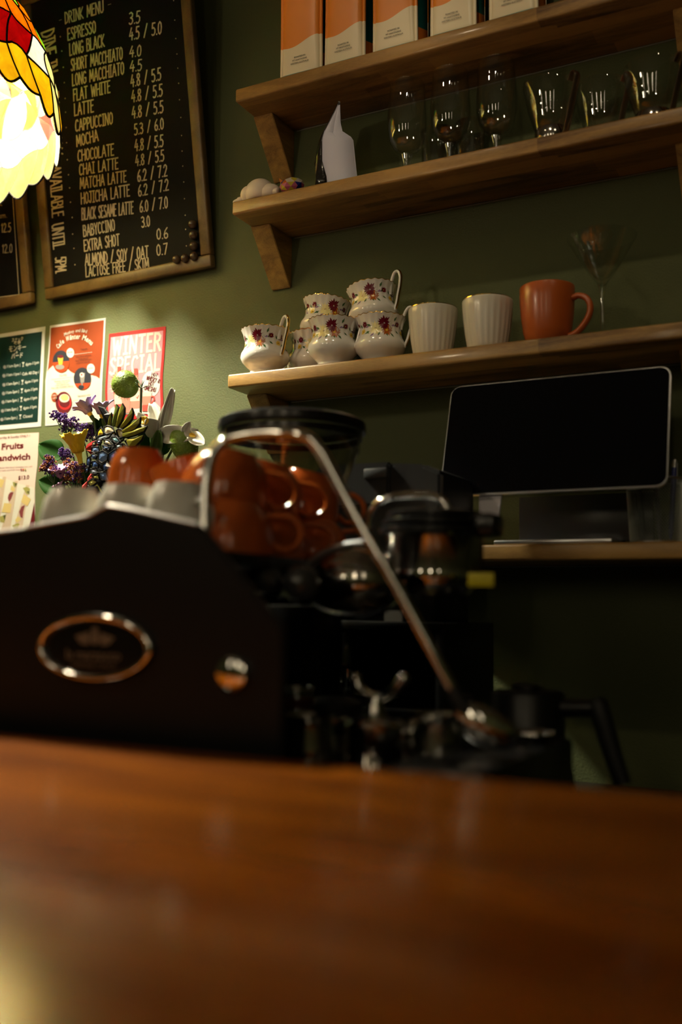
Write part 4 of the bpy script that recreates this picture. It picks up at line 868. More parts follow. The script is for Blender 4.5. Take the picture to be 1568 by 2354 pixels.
bm = BM(); prism(bm, [(x*.990, .0020+z*.980) for x, z in rrect(W2, HH, .0155)], .0012, M=Mx @ Matrix.Translation((0, -.0012, 0))); obj('screen_glass', bm, mat('black_screen', (.0025, .0028, .004), rough=.10, spec=.12), t, 40)
bm = BM(); prism(bm, [(-.115, .02), (-.075, .02), (-.078, -.062), (-.108, -.062)], .006, bev=.001, M=Mx @ Matrix.Translation((0, .008, 0))); obj('stand_neck', bm, mat('stand_white', lin((190, 186, 196))[:3], rough=.4), t)
bm = BM(); add_box(bm, (-.105, -.008, 0), (.085, .09, .0075), .002); obj('stand_base', bm, M_ALU, t)
bm = BM(); add_box(bm, (-.085, .062, .0075), (.135, .07, .085), .002); obj('dark_stand_back', bm, mat('stand_dark', (.03, .028, .03), rough=.25), t)
# pen cup
p = at(1510, 1243, 1.59); t = thing('pen_cup', 'silver wire mesh pen cup at the right end of the lowest shelf', 'pen cup', (p.x, 1.598, ZT[3]))
bm = BM(); n, mrows, R, H = 64, 34, .046, .098; R0 = .041; g = []
for j in range(mrows+1):
    g.append([bm.verts.new(((R0+(R-R0)*j/mrows)*cos(2*PI*(i+.5*(j % 2))/n), (R0+(R-R0)*j/mrows)*sin(2*PI*(i+.5*(j % 2))/n), .002+(H-.002)*j/mrows)) for i in range(n)])
for j in range(0, mrows, 1):
    for i in range(n):
        if j+2 <= mrows:
            k = i+1 if j % 2 else i; bm.faces.new([g[j][i], g[j+1][k % n], g[j+2][i], g[j+1][(k-1) % n]]) if (j % 1 == 0) else None
o = obj('mesh_wall', bm, mat('mesh_steel', (.42, .46, .42), rough=.4, metal=.8), t, None); mm = o.modifiers.new('wire', 'WIREFRAME'); mm.thickness = .0011; mm.use_even_offset = False
bm = BM(); tube(bm, [(R*cos(2*PI*k/48), R*sin(2*PI*k/48), H) for k in range(48)], .002, 8, True); obj('rim', bm, M_ALU, t)
bm = BM(); lathe(bm, [(0, 0), (R0, 0), (R0+.001, .003), (0, .003)], 40); obj('base', bm, M_ALU, t)
PC = Vector((p.x, 1.598, ZT[3]))
for k, (a, b, cl, lb) in enumerate([((-.020, .0, .004), (-.034, .006, .142), (.02, .02, .03), 'black pen leaning to the left in the mesh pen cup'), ((.006, -.012, .004), (.001, -.025, .130), (.10, .10, .11), 'grey pen in the middle of the mesh pen cup'), ((.018, .006, .004), (.026, .010, .132), (.03, .04, .20), 'dark blue pen on the right in the mesh pen cup')]):
    a, b = Vector(a), Vector(b); d = b-a; t = thing('pen', lb, 'pen', PC+a, 0, 'pens in the mesh cup')
    bm = BM(); tube(bm, [(0, 0, 0), d*.03, d*.12, d*.9], [.0008, .0016, .0042, .0042], 10); obj('barrel', bm, mat('pen_body', cl, .3), t)
    bm = BM(); tube(bm, [d*.9, d*.98, d], [.0042, .0038, .002], 10); obj('cap', bm, M_ALU if k else M_SATIN, t)
    bm = BM(); tube(bm, [d*.95+Vector((.0045, -.002, 0)), d*.70+Vector((.0055, -.003, 0))], .001, 6); obj('clip', bm, M_ALU, t)
# receipt printer
M_PRN = mat('printer_charcoal', (.022, .023, .026), rough=.38, bump=.1, bscale=500)
q0, q1 = at(716, 1100, 1.37), at(1012, 1100, 1.36)
t = thing('receipt_printer', 'charcoal receipt printer behind the black hopper and the steam wand', 'printer', ((q0.x+q1.x)/2, 1.41, 1.258), 0)
w2 = (q1.x-q0.x)/2; hp = .172
bm = BM(); prism(bm, [(-w2, 0), (w2, 0), (w2, hp*.90), (w2-.03, hp*.975), (w2-.08, hp), (-w2+.02, hp), (-w2, hp*.9)], .14, bev=.006, M=Matrix.Translation((0, -.045, 0))); obj('housing', bm, M_PRN, t, 40)
bm = BM(); prism(bm, [(-w2+.002, hp*.62), (w2*.22, hp*.62), (w2*.26, hp*.66), (w2*.26, hp*1.005), (-w2+.022, hp*1.01), (-w2+.002, hp*.9)], .02, bev=.004, M=Matrix.Translation((0, -.052, 0))); obj('front_cover', bm, M_PRN, t, 40)
bm = BM(); add_box(bm, (-.012, -.056, hp*.86), (w2*.24, -.045, hp*.95), .002); obj('release_lever', bm, mat('printer_grey', (.06, .06, .065), .35), t)
pl = Pl((0, -.0458, 0), (1, 0, 0), (0, 0, 1)); S = Sheet(pl, 0, (0, 0, 0)); vs, fs = font_poly('EPSON', .02)
V_ = [S._p((w2*.62+.022*a, hp*.70+.0065*b)) for a, b in vs]
for f in fs:
    try: S.bm.faces.new([V_[i] for i in f])
    except ValueError: pass
S.build('maker_lettering', mat('printer_lettering', (.6, .6, .6), .5), t)
# canister and board by the wall, seen past the front of the coffee machine
p = at(572, 1300, 1.62)
t = thing('canister', 'tall white canister by the wall, glimpsed under the orange cups', 'canister', (p.x, 1.62, BENZ))
bm = BM(); lathe(bm, [(0, 0), (.036, 0), (.038, .003), (.038, .335), (.034, .352), (.028, .357), (0, .357)], 40); obj('canister_body', bm, M_STONEW, t, 50)
bm = BM(); lathe(bm, [(0, .357), (.036, .364), (.037, .366), (.037, .378), (.033, .381), (0, .381)], 40); obj('lid', bm, M_STONEW, t, 50)
p = at(626, 1350, 1.64)
bm = BM(); prism(bm, [(-.015, 0), (.015, 0), (.015, .40), (.008, .42), (-.008, .42), (-.015, .40)], .014, bev=.002, M=Matrix.Rotation(-.05, 4, 'X'))
tag(obj('wooden_paddle', bm, M_BRKT, None, 40, (p.x, 1.655, BENZ)), 'narrow upright wooden paddle leaning on the wall below the orange cups', 'paddle')
# ------------------------------------------------------------------ coffee machine
MY0, MY1, MTOP = 0.78, 1.165, 1.262
t = thing('espresso_machine', 'large black espresso machine with a chrome oval badge, standing behind the bar', 'coffee machine', (-.75, .97, BENZ)); O = Vector((-.75, .97, BENZ)); EM = t
def Lc(p): return Vector(p)-O
top = [(0, 1222), (60, 1212), (120, 1200), (180, 1189), (205, 1182), (222, 1172), (240, 1163), (252, 1162), (300, 1170), (380, 1188), (450, 1204), (463, 1212), (478, 1230), (560, 1332), (645, 1436), (652, 1450)]
poly = [(at(x, y, MY0).x-O.x, at(x, y, MY0).z-O.z) for x, y in top]
poly = [(-.60, .015), (-.60, poly[0][1]-.03), (-.40, poly[0][1]-.012)]+poly+[(poly[-1][0]+.0006, .015)]
bm = BM(); prism(bm, poly, .009, bev=.0022, M=Matrix.Translation((0, MY0-O.y, 0))); obj('side_panel', bm, M_BLACK, t, 30)
bm = BM(); tube(bm, catmull([Vector((x, MY0-O.y+.0035, z-.0005)) for x, z in poly[2:-6]], 4), .0024, 8); obj('panel_highlight', bm, mat('highlight_metal', (.62, .62, .64), .3, 1.0), t)  # added bright tube, imitates the lamp's highlight along the panel edge
bm = BM(); prism(bm, [(-.60, .015), (-.60, .285), (-.3, .31), (-.13, .325), (-.09, .30), (-.075, .20), (-.075, .015)], .009, bev=.002, M=Matrix.Translation((0, MY1-.009-O.y, 0))); obj('side_panel', bm, M_BLACK, t, 30)
bm = BM(); add_box(bm, (-.59, MY0+.010-O.y, .02), (-.075, MY1-.010-O.y, .315), .006); obj('body', bm, M_BLACK, t)
bm = BM(); add_box(bm, (-.60, MY0+.010-O.y, .318), (.185, MY1-.010-O.y, MTOP-BENZ), .004); obj('cup_tray', bm, M_SATIN, t)
for x in (-.52, .20):
    for y in (MY0+.03, MY1-.05):
        bm = BM(); lathe(bm, [(0, 0), (.018, 0), (.02, .004), (.014, .022), (0, .022)], 20, M=Matrix.Translation((x, y-O.y, 0))); obj('foot', bm, M_RUBBER, t)
bm = BM(); add_box(bm, (.05, MY0+.012-O.y, .07), (.362, 1.098-O.y, .111), .004); obj('drip_tray', bm, M_SATIN, t)
bm = BM()
for k in range(20): add_box(bm, (.062+.0148*k, MY0+.024-O.y, .111), (.062+.0148*k+.007, 1.086-O.y, .1145))
obj('drip_grate', bm, M_STEEL, t, None)
bm = BM(); add_box(bm, (.10, MY0+.02-O.y, .018), (.34, 1.07-O.y, .07), .004); obj('drip_tray_support', bm, M_BLACK, t)
# oval badge and round cap on the side panel
c = at(220, 1489, MY0); mpx = (at(320, 1489, MY0)-at(220, 1489, MY0)).length/100
def onp(px, py, d=0.0): q = at(px, py, MY0); return Vector((q.x-O.x, MY0-O.y-d, q.z-O.z))
ex, ez = (onp(344, 1494)-onp(96, 1484)).length/2, (onp(220, 1419)-onp(222, 1560)).length/2; cc = onp(220, 1489)
bm = BM(); tube(bm, [cc+Vector((ex*cos(2*PI*k/64), -.003, ez*sin(2*PI*k/64))) for k in range(64)], .0042, 12, True, up=(0, 1, 0)); obj('badge_ring', bm, M_CHROME, t)
bm = BM(); vs = [bm.verts.new(cc+Vector((ex*cos(2*PI*k/64), -.0015, ez*sin(2*PI*k/64)))) for k in range(64)]; bm.faces.new(vs[::-1]); obj('badge_plate', bm, mat('badge_black', (.006, .006, .006), .15), t, None)
pl = Pl((0, MY0-.0019, 0), (1, 0, 0), (0, 0, 1)); S = Sheet(pl, 0, O)
S.text('la marzocco', (152, 1514), (276, 1519), 24, off=.01); S.text('FIRENZE ITALIA', (164, 1531), (266, 1535), 9)
S.ell(218, 1467, 11, 15); S.poly([(172, 1462), (205, 1452), (205, 1482), (186, 1480)]); S.poly([(264, 1466), (231, 1454), (231, 1484), (250, 1482)]); S.ell(218, 1448, 8, 6)
S.build('badge_lettering', mat('badge_silver', (.20, .17, .13), .4, .6), t)
cc = onp(539, 1550); rx = (onp(574, 1550)-onp(504, 1550)).length/2
bm = BM(); lathe(bm, [(0, .009), (rx*.7, .0088), (rx*.95, .0065), (rx, .002), (rx, 0), (0, 0)], 40, M=Matrix.Translation(cc) @ Matrix.Rotation(PI/2, 4, 'X')); obj('round_cap', bm, M_CHROME, t)
# brew group
GX, GY = at(1000, 1270, 1.09).x, 1.09
def gz(py): return at(1000, py, GY).z-BENZ
GM = Matrix.Translation((GX-O.x, GY-O.y, 0))
bm = BM(); lathe(bm, [(0, gz(1322)), (.050, gz(1322)), (.0565, gz(1316)), (.0565, gz(1240)), (.059, gz(1232)), (.0, gz(1228))], 56, M=GM); obj('group_cylinder', bm, mat('satin_chrome', (.55, .53, .50), .16, 1.0), t)
for nm, a, b, r in (('group_lid', 1232, 1214, .0655), ('group_lid_ring', 1212, 1196, .0625), ('group_lid_top', 1195, 1178, .057)):
    bm = BM(); lathe(bm, [(0, gz(a)), (r-.003, gz(a)), (r, gz(a-3)), (r, gz(b+4)), (r-.004, gz(b)), (0, gz(b))], 56, M=GM); obj(nm, bm, M_SATIN, t)
bm = BM(); add_box(bm, (GX-O.x+.035, GY-O.y-.022, gz(1238)), (GX-O.x+.080, GY-O.y+.018, gz(1186)), .007); obj('group_paddle', bm, M_SATIN, t)
bm = BM(); lathe(bm, [(0, gz(1368)), (.040, gz(1368)), (.047, gz(1352)), (.048, gz(1340)), (.060, gz(1338)), (.0615, gz(1330)), (.0605, gz(1316)), (.05, gz(1314)), (0, gz(1314))], 56, M=GM); obj('group_collar', bm, M_CHROME, t)
lp = [at(x, y, GY-.01)-O for x, y in [(850, 1215), (852, 1185), (868, 1157), (900, 1142), (950, 1138), (990, 1139), (1015, 1149), (1030, 1170), (1034, 1188)]]
bm = BM(); tube(bm, catmull(lp, 6), .0046, 12); obj('group_handle', bm, M_CHROME, t)
q = at(1106, 1333, GY-.062)-O; bm = BM(); add_box(bm, q-Vector((.015, .002, .0075)), q+Vector((.015, .002, .0075)), .0015); obj('yellow_tag', bm, mat('tag_yellow', lin((190, 178, 14))[:3], .5), t)
# group neck: polished dome behind the wand
nc = at(812, 1338, 1.06)-O
bm = BM(); ball(bm, nc, .062, 36, 24, s=(1.02, .85, .74)); add_box(bm, (-.05, nc.y-.03, nc.z-.03), (nc.x, nc.y+.03, nc.z+.012), .01); obj('group_neck', bm, M_STEEL, t, 60)
pts = [at(x, y, .995)-O for x, y in [(708, 1302), (725, 1285), (755, 1267), (790, 1256), (840, 1249)]]
bm = BM(); tube(bm, catmull(pts, 6), .0050, 10); obj('neck_highlight', bm, M_ALU, t)  # added bright tube in place of the lamp's reflection on the dome top
for px, py, r in ((607, 1330, .0175), (688, 1342, .020)):
    q = at(px, py, .93)-O; R = frame_to((.75, -.6, .15))
    bm = BM(); lathe(bm, [(0, .022), (r*.55, .021), (r*.9, .014), (r, .004), (r*.9, -.006), (r*.45, -.014), (.006, -.02), (.006, -.06), (0, -.06)], 28, M=Matrix.Translation(q) @ R); obj('steam_knob', bm, mat('knob_grey', (.10, .10, .10), .22, .6), t)
# steam wand: a long bent tube rising over the cups and falling to the tray
wp = [(474, 1262, .815), (471, 1190, .818), (474, 1110, .822), (487, 1048, .828), (520, 1013, .836), (575, 999, .843), (640, 995, .85), (700, 1003, .855), (735, 1035, .86), (770, 1098, .863), (830, 1210, .868), (900, 1330, .875), (980, 1476, .882), (1044, 1594, .888)]
wpts = [at(x, y, d)-O for x, y, d in wp]
bm = BM(); tube(bm, catmull(wpts, 6), .0058, 14); obj('steam_wand', bm, M_CHROME, t)
bm = BM(); tube(bm, catmull([at(x, y, d)-O for x, y, d in [(1038, 1582, .888), (1060, 1618, .89), (1082, 1650, .893)]], 6), .0078, 14); obj('rubber_grip', bm, M_RUBBER, t)
tp = [at(x, y, d)-O for x, y, d in [(1064, 1628, .89), (1078, 1645, .892), (1098, 1662, .895), (1130, 1680, .90), (1160, 1692, .905), (1182, 1698, .91)]]
bm = BM(); tube(bm, catmull(tp, 5), [.010+.007*sin(PI*k/25) for k in range(26)], 18, flat=.55, up=(0, 0, 1)); obj('steam_tip', bm, M_CHROME, t)
# hooked cup rail on the near side
# ------------------------------------------------------------------ cups on top of the machine
CUPO = [(0, .0585), (.019, .0585), (.0205, .0605), (.0225, .0605), (.0235, .058), (.029, .050), (.0325, .034), (.0345, .012), (.0355, .0012), (.0350, 0), (.0338, .001), (.0322, .014), (.030, .034), (.025, .048), (0, .053)]
def esp_cup(name, label, loc, rz, m, grp):
    o = thing(name, label, 'cup', loc, rz, grp)
    bm = BM(); lathe(bm, CUPO, 48); obj('cup_body', bm, m, o, 60)
    bm = BM(); tube(bm, catmull([(.0335, 0, .014), (.043, 0, .013), (.052, 0, .020), (.054, 0, .031), (.047, 0, .041), (.031, 0, .043)], 7), .0036, 10, flat=1.3); obj('handle', bm, m, o)
    return o
def px_(px, py, y): return at(px, py, y).x
WCUP = [('upturned white cup, leftmost on top of the espresso machine', 168, .865, 2.4), ('upturned white cup on the machine in front of the upright-stacked orange cup', 294, .862, 2.6), ('upturned white cup on the machine with its handle by the bent steam wand', 410, .866, -.35),
        ('upturned white cup hidden under the stacked orange cup', 300, .975, 2.0)]
w0 = None
for lb, px, y, rz in WCUP:
    loc = (px_(px, 1165, y), y, MTOP)
    if w0 is None: w0 = esp_cup('white_cup', lb, loc, rz, M_STONEW, 'white cups on the espresso machine'); w0.scale = (1.1, 1.1, 1.25)
    else: dup(w0, loc, rz, lb)
o0 = esp_cup('orange_cup', 'upturned orange cup stacked on a white cup, left of the tilted one', (px_(315, 1080, .965), .968, MTOP+.0760), 2.5, M_ORANGE, 'small orange cups on the espresso machine'); o0.scale = (1.1, 1.1, 1.0)
rc = at(418, 1064, .975)
o1 = dup(o0, (rc.x, rc.y, rc.z), 0, 'small orange cup standing tilted with its rim up, beside the steam wand')
o1.rotation_euler = (Matrix.Rotation(.30, 4, (.46, -.88, 0)) @ Matrix.Rotation(2.4, 4, 'Z') @ Matrix.Rotation(PI, 4, 'X')).to_euler(); o1.scale = (1.15, 1.15, (rc.z-1.269)/.0605/cos(.30))
# pyramid of wide orange cups
LAT = [(0, .0560), (.0215, .0560), (.0230, .0585), (.0252, .0585), (.0262, .056), (.0345, .050), (.0430, .038), (.0485, .022), (.0515, .004), (.0512, 0), (.0498, .0008), (.0465, .022), (.0410, .036), (.032, .047), (0, .052)]
def latte(label, loc, rz):
    o = thing('wide_orange_cup', label, 'cup', loc, rz, 'wide orange cups piled on the espresso machine')
    bm = BM(); lathe(bm, LAT, 64); obj('cup_body', bm, M_ORANGE, o, 60)
    bm = BM(); tube(bm, catmull([(.0485, 0, .012), (.060, 0, .006), (.073, 0, .010), (.080, 0, .022), (.076, 0, .035), (.062, 0, .042), (.040, 0, .042)], 7), .0038, 10, flat=1.5); obj('handle', bm, M_ORANGE, o)
    return o
PYR = [('wide orange cup in the bottom row, behind the white cup handle', 528, 1225, .905, 0, .35, 0, 0), ('wide orange cup in the middle of the bottom row', 612, 1235, 1.0, 0, .35, 0, 0), ('wide orange cup at the far right end of the bottom row', 716, 1245, 1.098, 0, .35, 0, 0),
       ('wide orange cup on the upper row, nearest the bend of the steam wand', 512, 1120, .925, .050, .45, .06, .22), ('wide orange cup in the middle of the upper row', 594, 1130, 1.015, .050, .45, .06, .22), ('wide orange cup at the far right of the upper row', 688, 1140, 1.105, .050, .45, .06, .22)]
l0 = None
for lb, px, py, y, dz, rz, tx, ty in PYR:
    loc = (px_(px, py, y), y, MTOP+dz+(.012 if tx else 0))
    if l0 is None: o = l0 = latte(lb, loc, rz)
    else: o = dup(l0, loc, rz, lb)
    o.rotation_euler = (tx, ty, rz)
# ------------------------------------------------------------------ things standing on the drip tray
TZ = BENZ+.1145
def on_tray(px, y): return Vector((px_(px, 1700, y), y, TZ))
def jug(label, loc, r, h, rz, grp=None):
    o = thing('milk_jug', label, 'milk jug', loc, rz, grp)
    bm = BM(); lathe(bm, [(0, 0), (r*.96, 0), (r, .003), (r*.98, h*.35), (r*.82, h*.75), (r*.86, h*.97), (r*.88, h), (r*.84, h*.98), (r*.79, h*.75), (r*.95, h*.35), (r*.95, .005), (0, .003)], 44, lambda t_, z: 1+(.16*max(0, cos(t_-PI))**14*max(0, z-h*.7)/(h*.3) if z > h*.7 else 0)); obj('jug_body', bm, M_STEEL, o, 60)
    bm = BM(); tube(bm, catmull([(r*.82, 0, h*.86), (r*1.35, 0, h*.88), (r*1.62, 0, h*.66), (r*1.4, 0, h*.34), (r*.98, 0, h*.26)], 7), .003, 10, flat=1.9); obj('handle', bm, M_STEEL, o)
    return o
jug('low steel milk jug half behind the front edge of the black machine panel', on_tray(706, .93), .032, .051, .6, 'steel jugs on the drip tray')
jug('steel milk jug under the rubber grip of the steam wand', on_tray(1005, .985), .027, .055, -1.9, 'steel jugs on the drip tray')
p = on_tray(862, .925); t = thing('portafilter_rest', 'chrome forked portafilter rest rising from a steel base, in front of the dark shelf unit', 'portafilter rest', p)
bm = BM(); lathe(bm, [(0, 0), (.030, 0), (.031, .003), (.030, .047), (.026, .051), (.013, .053), (.0105, .058), (.009, .066), (0, .067)], 36); obj('base', bm, M_STEEL, t)
fk = [at(x, y, p.y)-p for x, y in [(818, 1560), (826, 1580), (845, 1597), (866, 1604), (890, 1600), (912, 1582), (927, 1560)]]
bm = BM(); tube(bm, catmull(fk, 6), .0050, 12); ball(bm, fk[0], .0058); ball(bm, fk[-1], .0058); obj('fork', bm, M_CHROME, t)
bm = BM(); tube(bm, [(0, 0, .05), (0, 0, .062), fk[3]+Vector((0, 0, .001))], [.010, .0085, .0060], 14); obj('stem', bm, M_CHROME, t)
p = on_tray(768, 1.03); t = thing('coffee_tamper', 'squat black-topped tamper beside the forked rest', 'tamper', p)
bm = BM(); lathe(bm, [(0, 0), (.029, 0), (.0295, .002), (.0295, .022), (.024, .026), (0, .027)], 40); obj('tamper_base', bm, M_STEEL, t)
bm = BM(); lathe(bm, [(0, .026), (.010, .027), (.012, .033), (.030, .039), (.0335, .046), (.033, .056), (.02, .061), (0, .062)], 40); obj('tamper_handle', bm, M_RUBBER, t)
p = on_tray(680, .985); t = thing('shot_glass', 'little steel-rimmed shot glass with a dark red band, by the machine panel', 'glass', p)
bm = BM(); lathe(bm, [(0, 0), (.016, 0), (.017, .002), (.0195, .072), (.0185, .073), (.0178, .071), (.0155, .008), (0, .006)], 32); obj('glass_body', bm, M_GLASST, t, 60)
bm = BM(); tube(bm, [(.019*cos(2*PI*k/40), .019*sin(2*PI*k/40), .0725) for k in range(40)], .0018, 8, True); obj('steel_rim', bm, M_CHROME, t)
bm = BM(); lathe(bm, [(.0190, .052), (.0196, .052), (.0202, .063), (.0194, .063)], 40, closed=True); obj('red_band', bm, mat('dark_red', (.06, .006, .004), .4), t)
tag(obj('knock_box', box((-.045, -.145, 0), (.045, .145, .142), .006), M_SATIN, None, 40, (-.333, .945, BENZ)), 'low black knock box with a flat top, in front of the kettle', 'knock box')
p = Vector((px_(1222, 1682, 1.03), 1.035, BENZ+.142)); t = thing('steel_saucer', 'shallow steel dish on the black knock box in front of the kettle', 'dish', p)
bm = BM(); lathe(bm, [(0, .0), (.018, 0), (.0225, .008), (.0232, .0085), (.0228, .0098), (.0180, .0025), (0, .002)], 40); obj('dish_body', bm, M_STEEL, t, 60)
# ------------------------------------------------------------------ kettle
ky = 1.205; p = at(1213, 1600, ky); t = thing('gooseneck_kettle', 'matt black kettle with an angular handle, to the right of the machine', 'kettle', (p.x, ky, BENZ)); O = Vector((p.x, ky, BENZ)); hz = at(1213, 1590, ky).z-BENZ
M_KET = mat('kettle_black', (.007, .007, .007), rough=.36, bump=.05, bscale=900)
r0 = (at(1299, 1620, ky)-at(1129, 1620, ky)).length/2*.97
bm = BM(); lathe(bm, [(0, 0), (r0*1.42, 0), (r0*1.46, .004), (r0*1.38, .03), (r0*1.08, hz*.66), (r0*1.0, hz*.72), (r0, hz-.002), (r0*.97, hz), (r0*.9, hz-.004), (0, hz-.004)], 56); obj('kettle_body', bm, M_KET, t)
bm = BM(); lathe(bm, [(0, hz-.004), (r0*.88, hz-.004), (r0*.88, hz+.001), (r0*.44, hz+.002), (r0*.40, hz+.003), (r0*.40, hz+.008), (r0*.36, hz+.009), (0, hz+.009)], 48); obj('lid', bm, M_KET, t)
hpts = [at(x, y, ky-.005)-O for x, y in [(1292, 1627), (1330, 1628), (1362, 1628)]]
bm = BM(); tube(bm, hpts, [.011, .0105, .0105], 14, flat=.9); obj('handle_bracket', bm, M_KET, t)
hpts = [at(x, y, ky-.005)-O for x, y in [(1370, 1606), (1374, 1618), (1384, 1650), (1400, 1705), (1418, 1762), (1432, 1803)]]
bm = BM(); tube(bm, hpts, [.0085, .0125, .0125, .0118, .0108, .0102], 16, flat=.85); obj('handle_grip', bm, M_RUBBER, t)
bm = BM(); tube(bm, catmull([(-r0*1.25, .01, .03), (-r0*1.75, .02, .05), (-r0*1.6, .02, .11), (-r0*1.75, .02, hz-.02), (-r0*2.1, .025, hz-.012)], 8), [.008]*9+[.0055]*24, 12); obj('spout', bm, M_KET, t)
# ------------------------------------------------------------------ grinder
p = at(672, 985, 1.22); t = thing('coffee_grinder', 'coffee grinder with a wide black hopper lid, behind the orange cups', 'grinder', (p.x, 1.22, BENZ)); hz = lambda py: at(672, py, 1.22).z-BENZ
bm = BM(); lathe(bm, [(0, hz(985)), (.1055, hz(996)), (.1065, hz(990)), (.1055, hz(975)), (.098, hz(967)), (0, hz(964))], 72); obj('hopper_lid', bm, M_SATIN, t)
bm = BM(); lathe(bm, [(.098, hz(996)), (.098, hz(1040)), (.094, hz(1046)), (.068, hz(1160)), (.045, hz(1215)), (.043, hz(1215)), (.066, hz(1160)), (.092, hz(1047)), (.0955, hz(1040)), (.0955, hz(996))], 72); obj('hopper', bm, M_SMOKE, t, 50)
bm = BM(); lathe(bm, [(0, hz(1200)), (.042, hz(1200)), (.056, hz(1180)), (0, hz(1172))], 48); obj('coffee_beans', bm, mat('roasted_beans', (.025, .012, .006), .35, bump=1.0, bscale=180), t)['kind'] = 'stuff'
bm = BM(); lathe(bm, [(.0985, hz(1012)), (.1005, hz(1012)), (.1005, hz(998)), (.0985, hz(998))], 72, closed=True); obj('hopper_collar', bm, M_SATIN, t)
bm = BM(); lathe(bm, [(0, hz(1214)), (.050, hz(1214)), (.052, hz(1235)), (.045, hz(1255)), (0, hz(1255))], 40); obj('burr_housing', bm, M_SATIN, t)
bm = BM(); add_box(bm, (-.016, -.045, .03), (.066, .045, hz(1250)), .012); obj('grinder_body', bm, M_BLACK, t)
bm = BM(); add_box(bm, (-.03, -.050, 0), (.078, .055, .03), .008); obj('grinder_base', bm, M_BLACK, t)
# ------------------------------------------------------------------ dark shelf unit, glasses, riser
ux0, ux1 = px_(655, 1500, 1.31), px_(1020, 1500, 1.31)
t = thing('black_shelf_unit', 'low open black shelf unit holding two tall glasses, beyond the coffee machine', 'shelf unit', ((ux0+ux1)/2, 1.31, BENZ)); w2 = (ux1-ux0)/2; uz = at(830, 1428, 1.31).z-BENZ; sz = at(740, 1608, 1.38).z-BENZ
for nm, lo, hi in (('top_board', (-w2, 0, uz-.012), (w2, .21, uz)), ('shelf_board', (-w2+.012, .004, sz-.012), (w2-.012, .20, sz)), ('side_board', (-w2, 0, 0), (-w2+.012, .21, uz-.012)), ('side_board', (w2-.012, 0, 0), (w2, .21, uz-.012)), ('back_board', (-w2+.012, .20, 0), (w2-.012, .21, uz-.012)), ('bottom_board', (-w2+.012, .004, .0), (w2-.012, .20, .012))):
    obj(nm, box(lo, hi, .001), M_BLACK, t)
g0 = None
for px, lb in ((697, 'tall clear glass in the dark shelf unit, next to the machine panel'), (786, 'tall clear glass in the dark shelf unit, right of the other tall glass')):
    q = at(px, 1600, 1.375); h = uz-.012-sz-.004; loc = (q.x, 1.375, BENZ+sz)
    if g0 is None: g0 = glassware('tall_glass', lb, 'glass', loc, [('body', tumbler(.028, .032, h, .012), M_GLASST)], 'tall glasses in the dark shelf unit')
    else: dup(g0, loc, 0, lb)
q0, q1 = at(735, 1300, 1.36), at(1000, 1300, 1.36)
tag(obj('printer_riser', box((-(q1.x-q0.x)/2, -.05, 0), ((q1.x-q0.x)/2, .09, 1.258-BENZ-uz), .003), M_BLACK, None, 40, ((q0.x+q1.x)/2, 1.41, BENZ+uz)), 'plain black riser box under the receipt printer', 'riser')
q = at(905, 1393, 1.31); bm = BM(); add_box(bm, (-.014, 0, 0), (.014, .001, .016)); tag(obj('paper_tag', bm, K_WHITE, None, None, (q.x, 1.309, BENZ+uz)), 'small white paper tag on the dark shelf unit, behind the steam wand', 'tag')
# ------------------------------------------------------------------ stained glass pendant lamp
def emit(name, colr, s):
    m = bpy.data.materials.new(name); m.use_nodes = True; p = m.node_tree.nodes['Principled BSDF']
    p.inputs['Base Color'].default_value = (.8, .8, .8, 1); p.inputs['Emission Color'].default_value = tuple(colr)+(1,); p.inputs['Emission Strength'].default_value = s; return m
TILT = math.radians(8); up = Vector((-.78*sin(TILT), .625*sin(TILT), cos(TILT)))
t = thing('pendant_lamp', 'lit stained glass pendant lamp, yellow, orange, green and red, at the left edge', 'lamp', LAMP_C)
TM_ = 0.24
GLS = [opal('glass_yellow', (.95, .62, .06), TM_, .06, .35), opal('glass_cream', (.95, .84, .50), TM_, .06, .35), opal('glass_orange', (.95, .30, .02), TM_, .06, .35), opal('glass_lime', (.40, .62, .10), TM_, .06, .35), opal('glass_green', (.03, .40, .15), TM_, .06, .35), opal('glass_red', (.45, .02, .025), TM_, .06, .35), opal('glass_dark_red', (.28, .012, .02), TM_, .06, .35), opal('glass_white', (.95, .92, .82), TM_, .06, .35)]
R3 = frame_to(up)
rows = [(-.004, .27), (.058, .266), (.122, .253), (.184, .230), (.242, .196), (.292, .150), (.330, .095), (.350, .040)]
NC = 30; rnd = random.Random(11); VV = []
for j, (z, r) in enumerate(rows):
    VV.append([])
    for k in range(NC):
        th = 2*PI*(k+.5*(j % 2))/NC+rnd.uniform(-.05, .05)*(1 if 0 < j < 7 else 0); zz = z+rnd.uniform(-.009, .009)*(1 if 0 < j < 7 else 0)
        VV[-1].append(Vector((r*cos(th), r*sin(th), zz)))
pal = [[0, 0, 0, 1, 0], [1, 0, 1, 7, 5, 1], [2, 1, 2, 1, 3, 2], [2, 0, 4, 2, 1, 3], [3, 4, 2, 5, 4], [6, 5, 4, 6], [6, 6, 5]]
bm = BM(); lead = BM(); mids = {}
def seg(a, b, r=.0021): tube(lead, [a, b], r, 6)
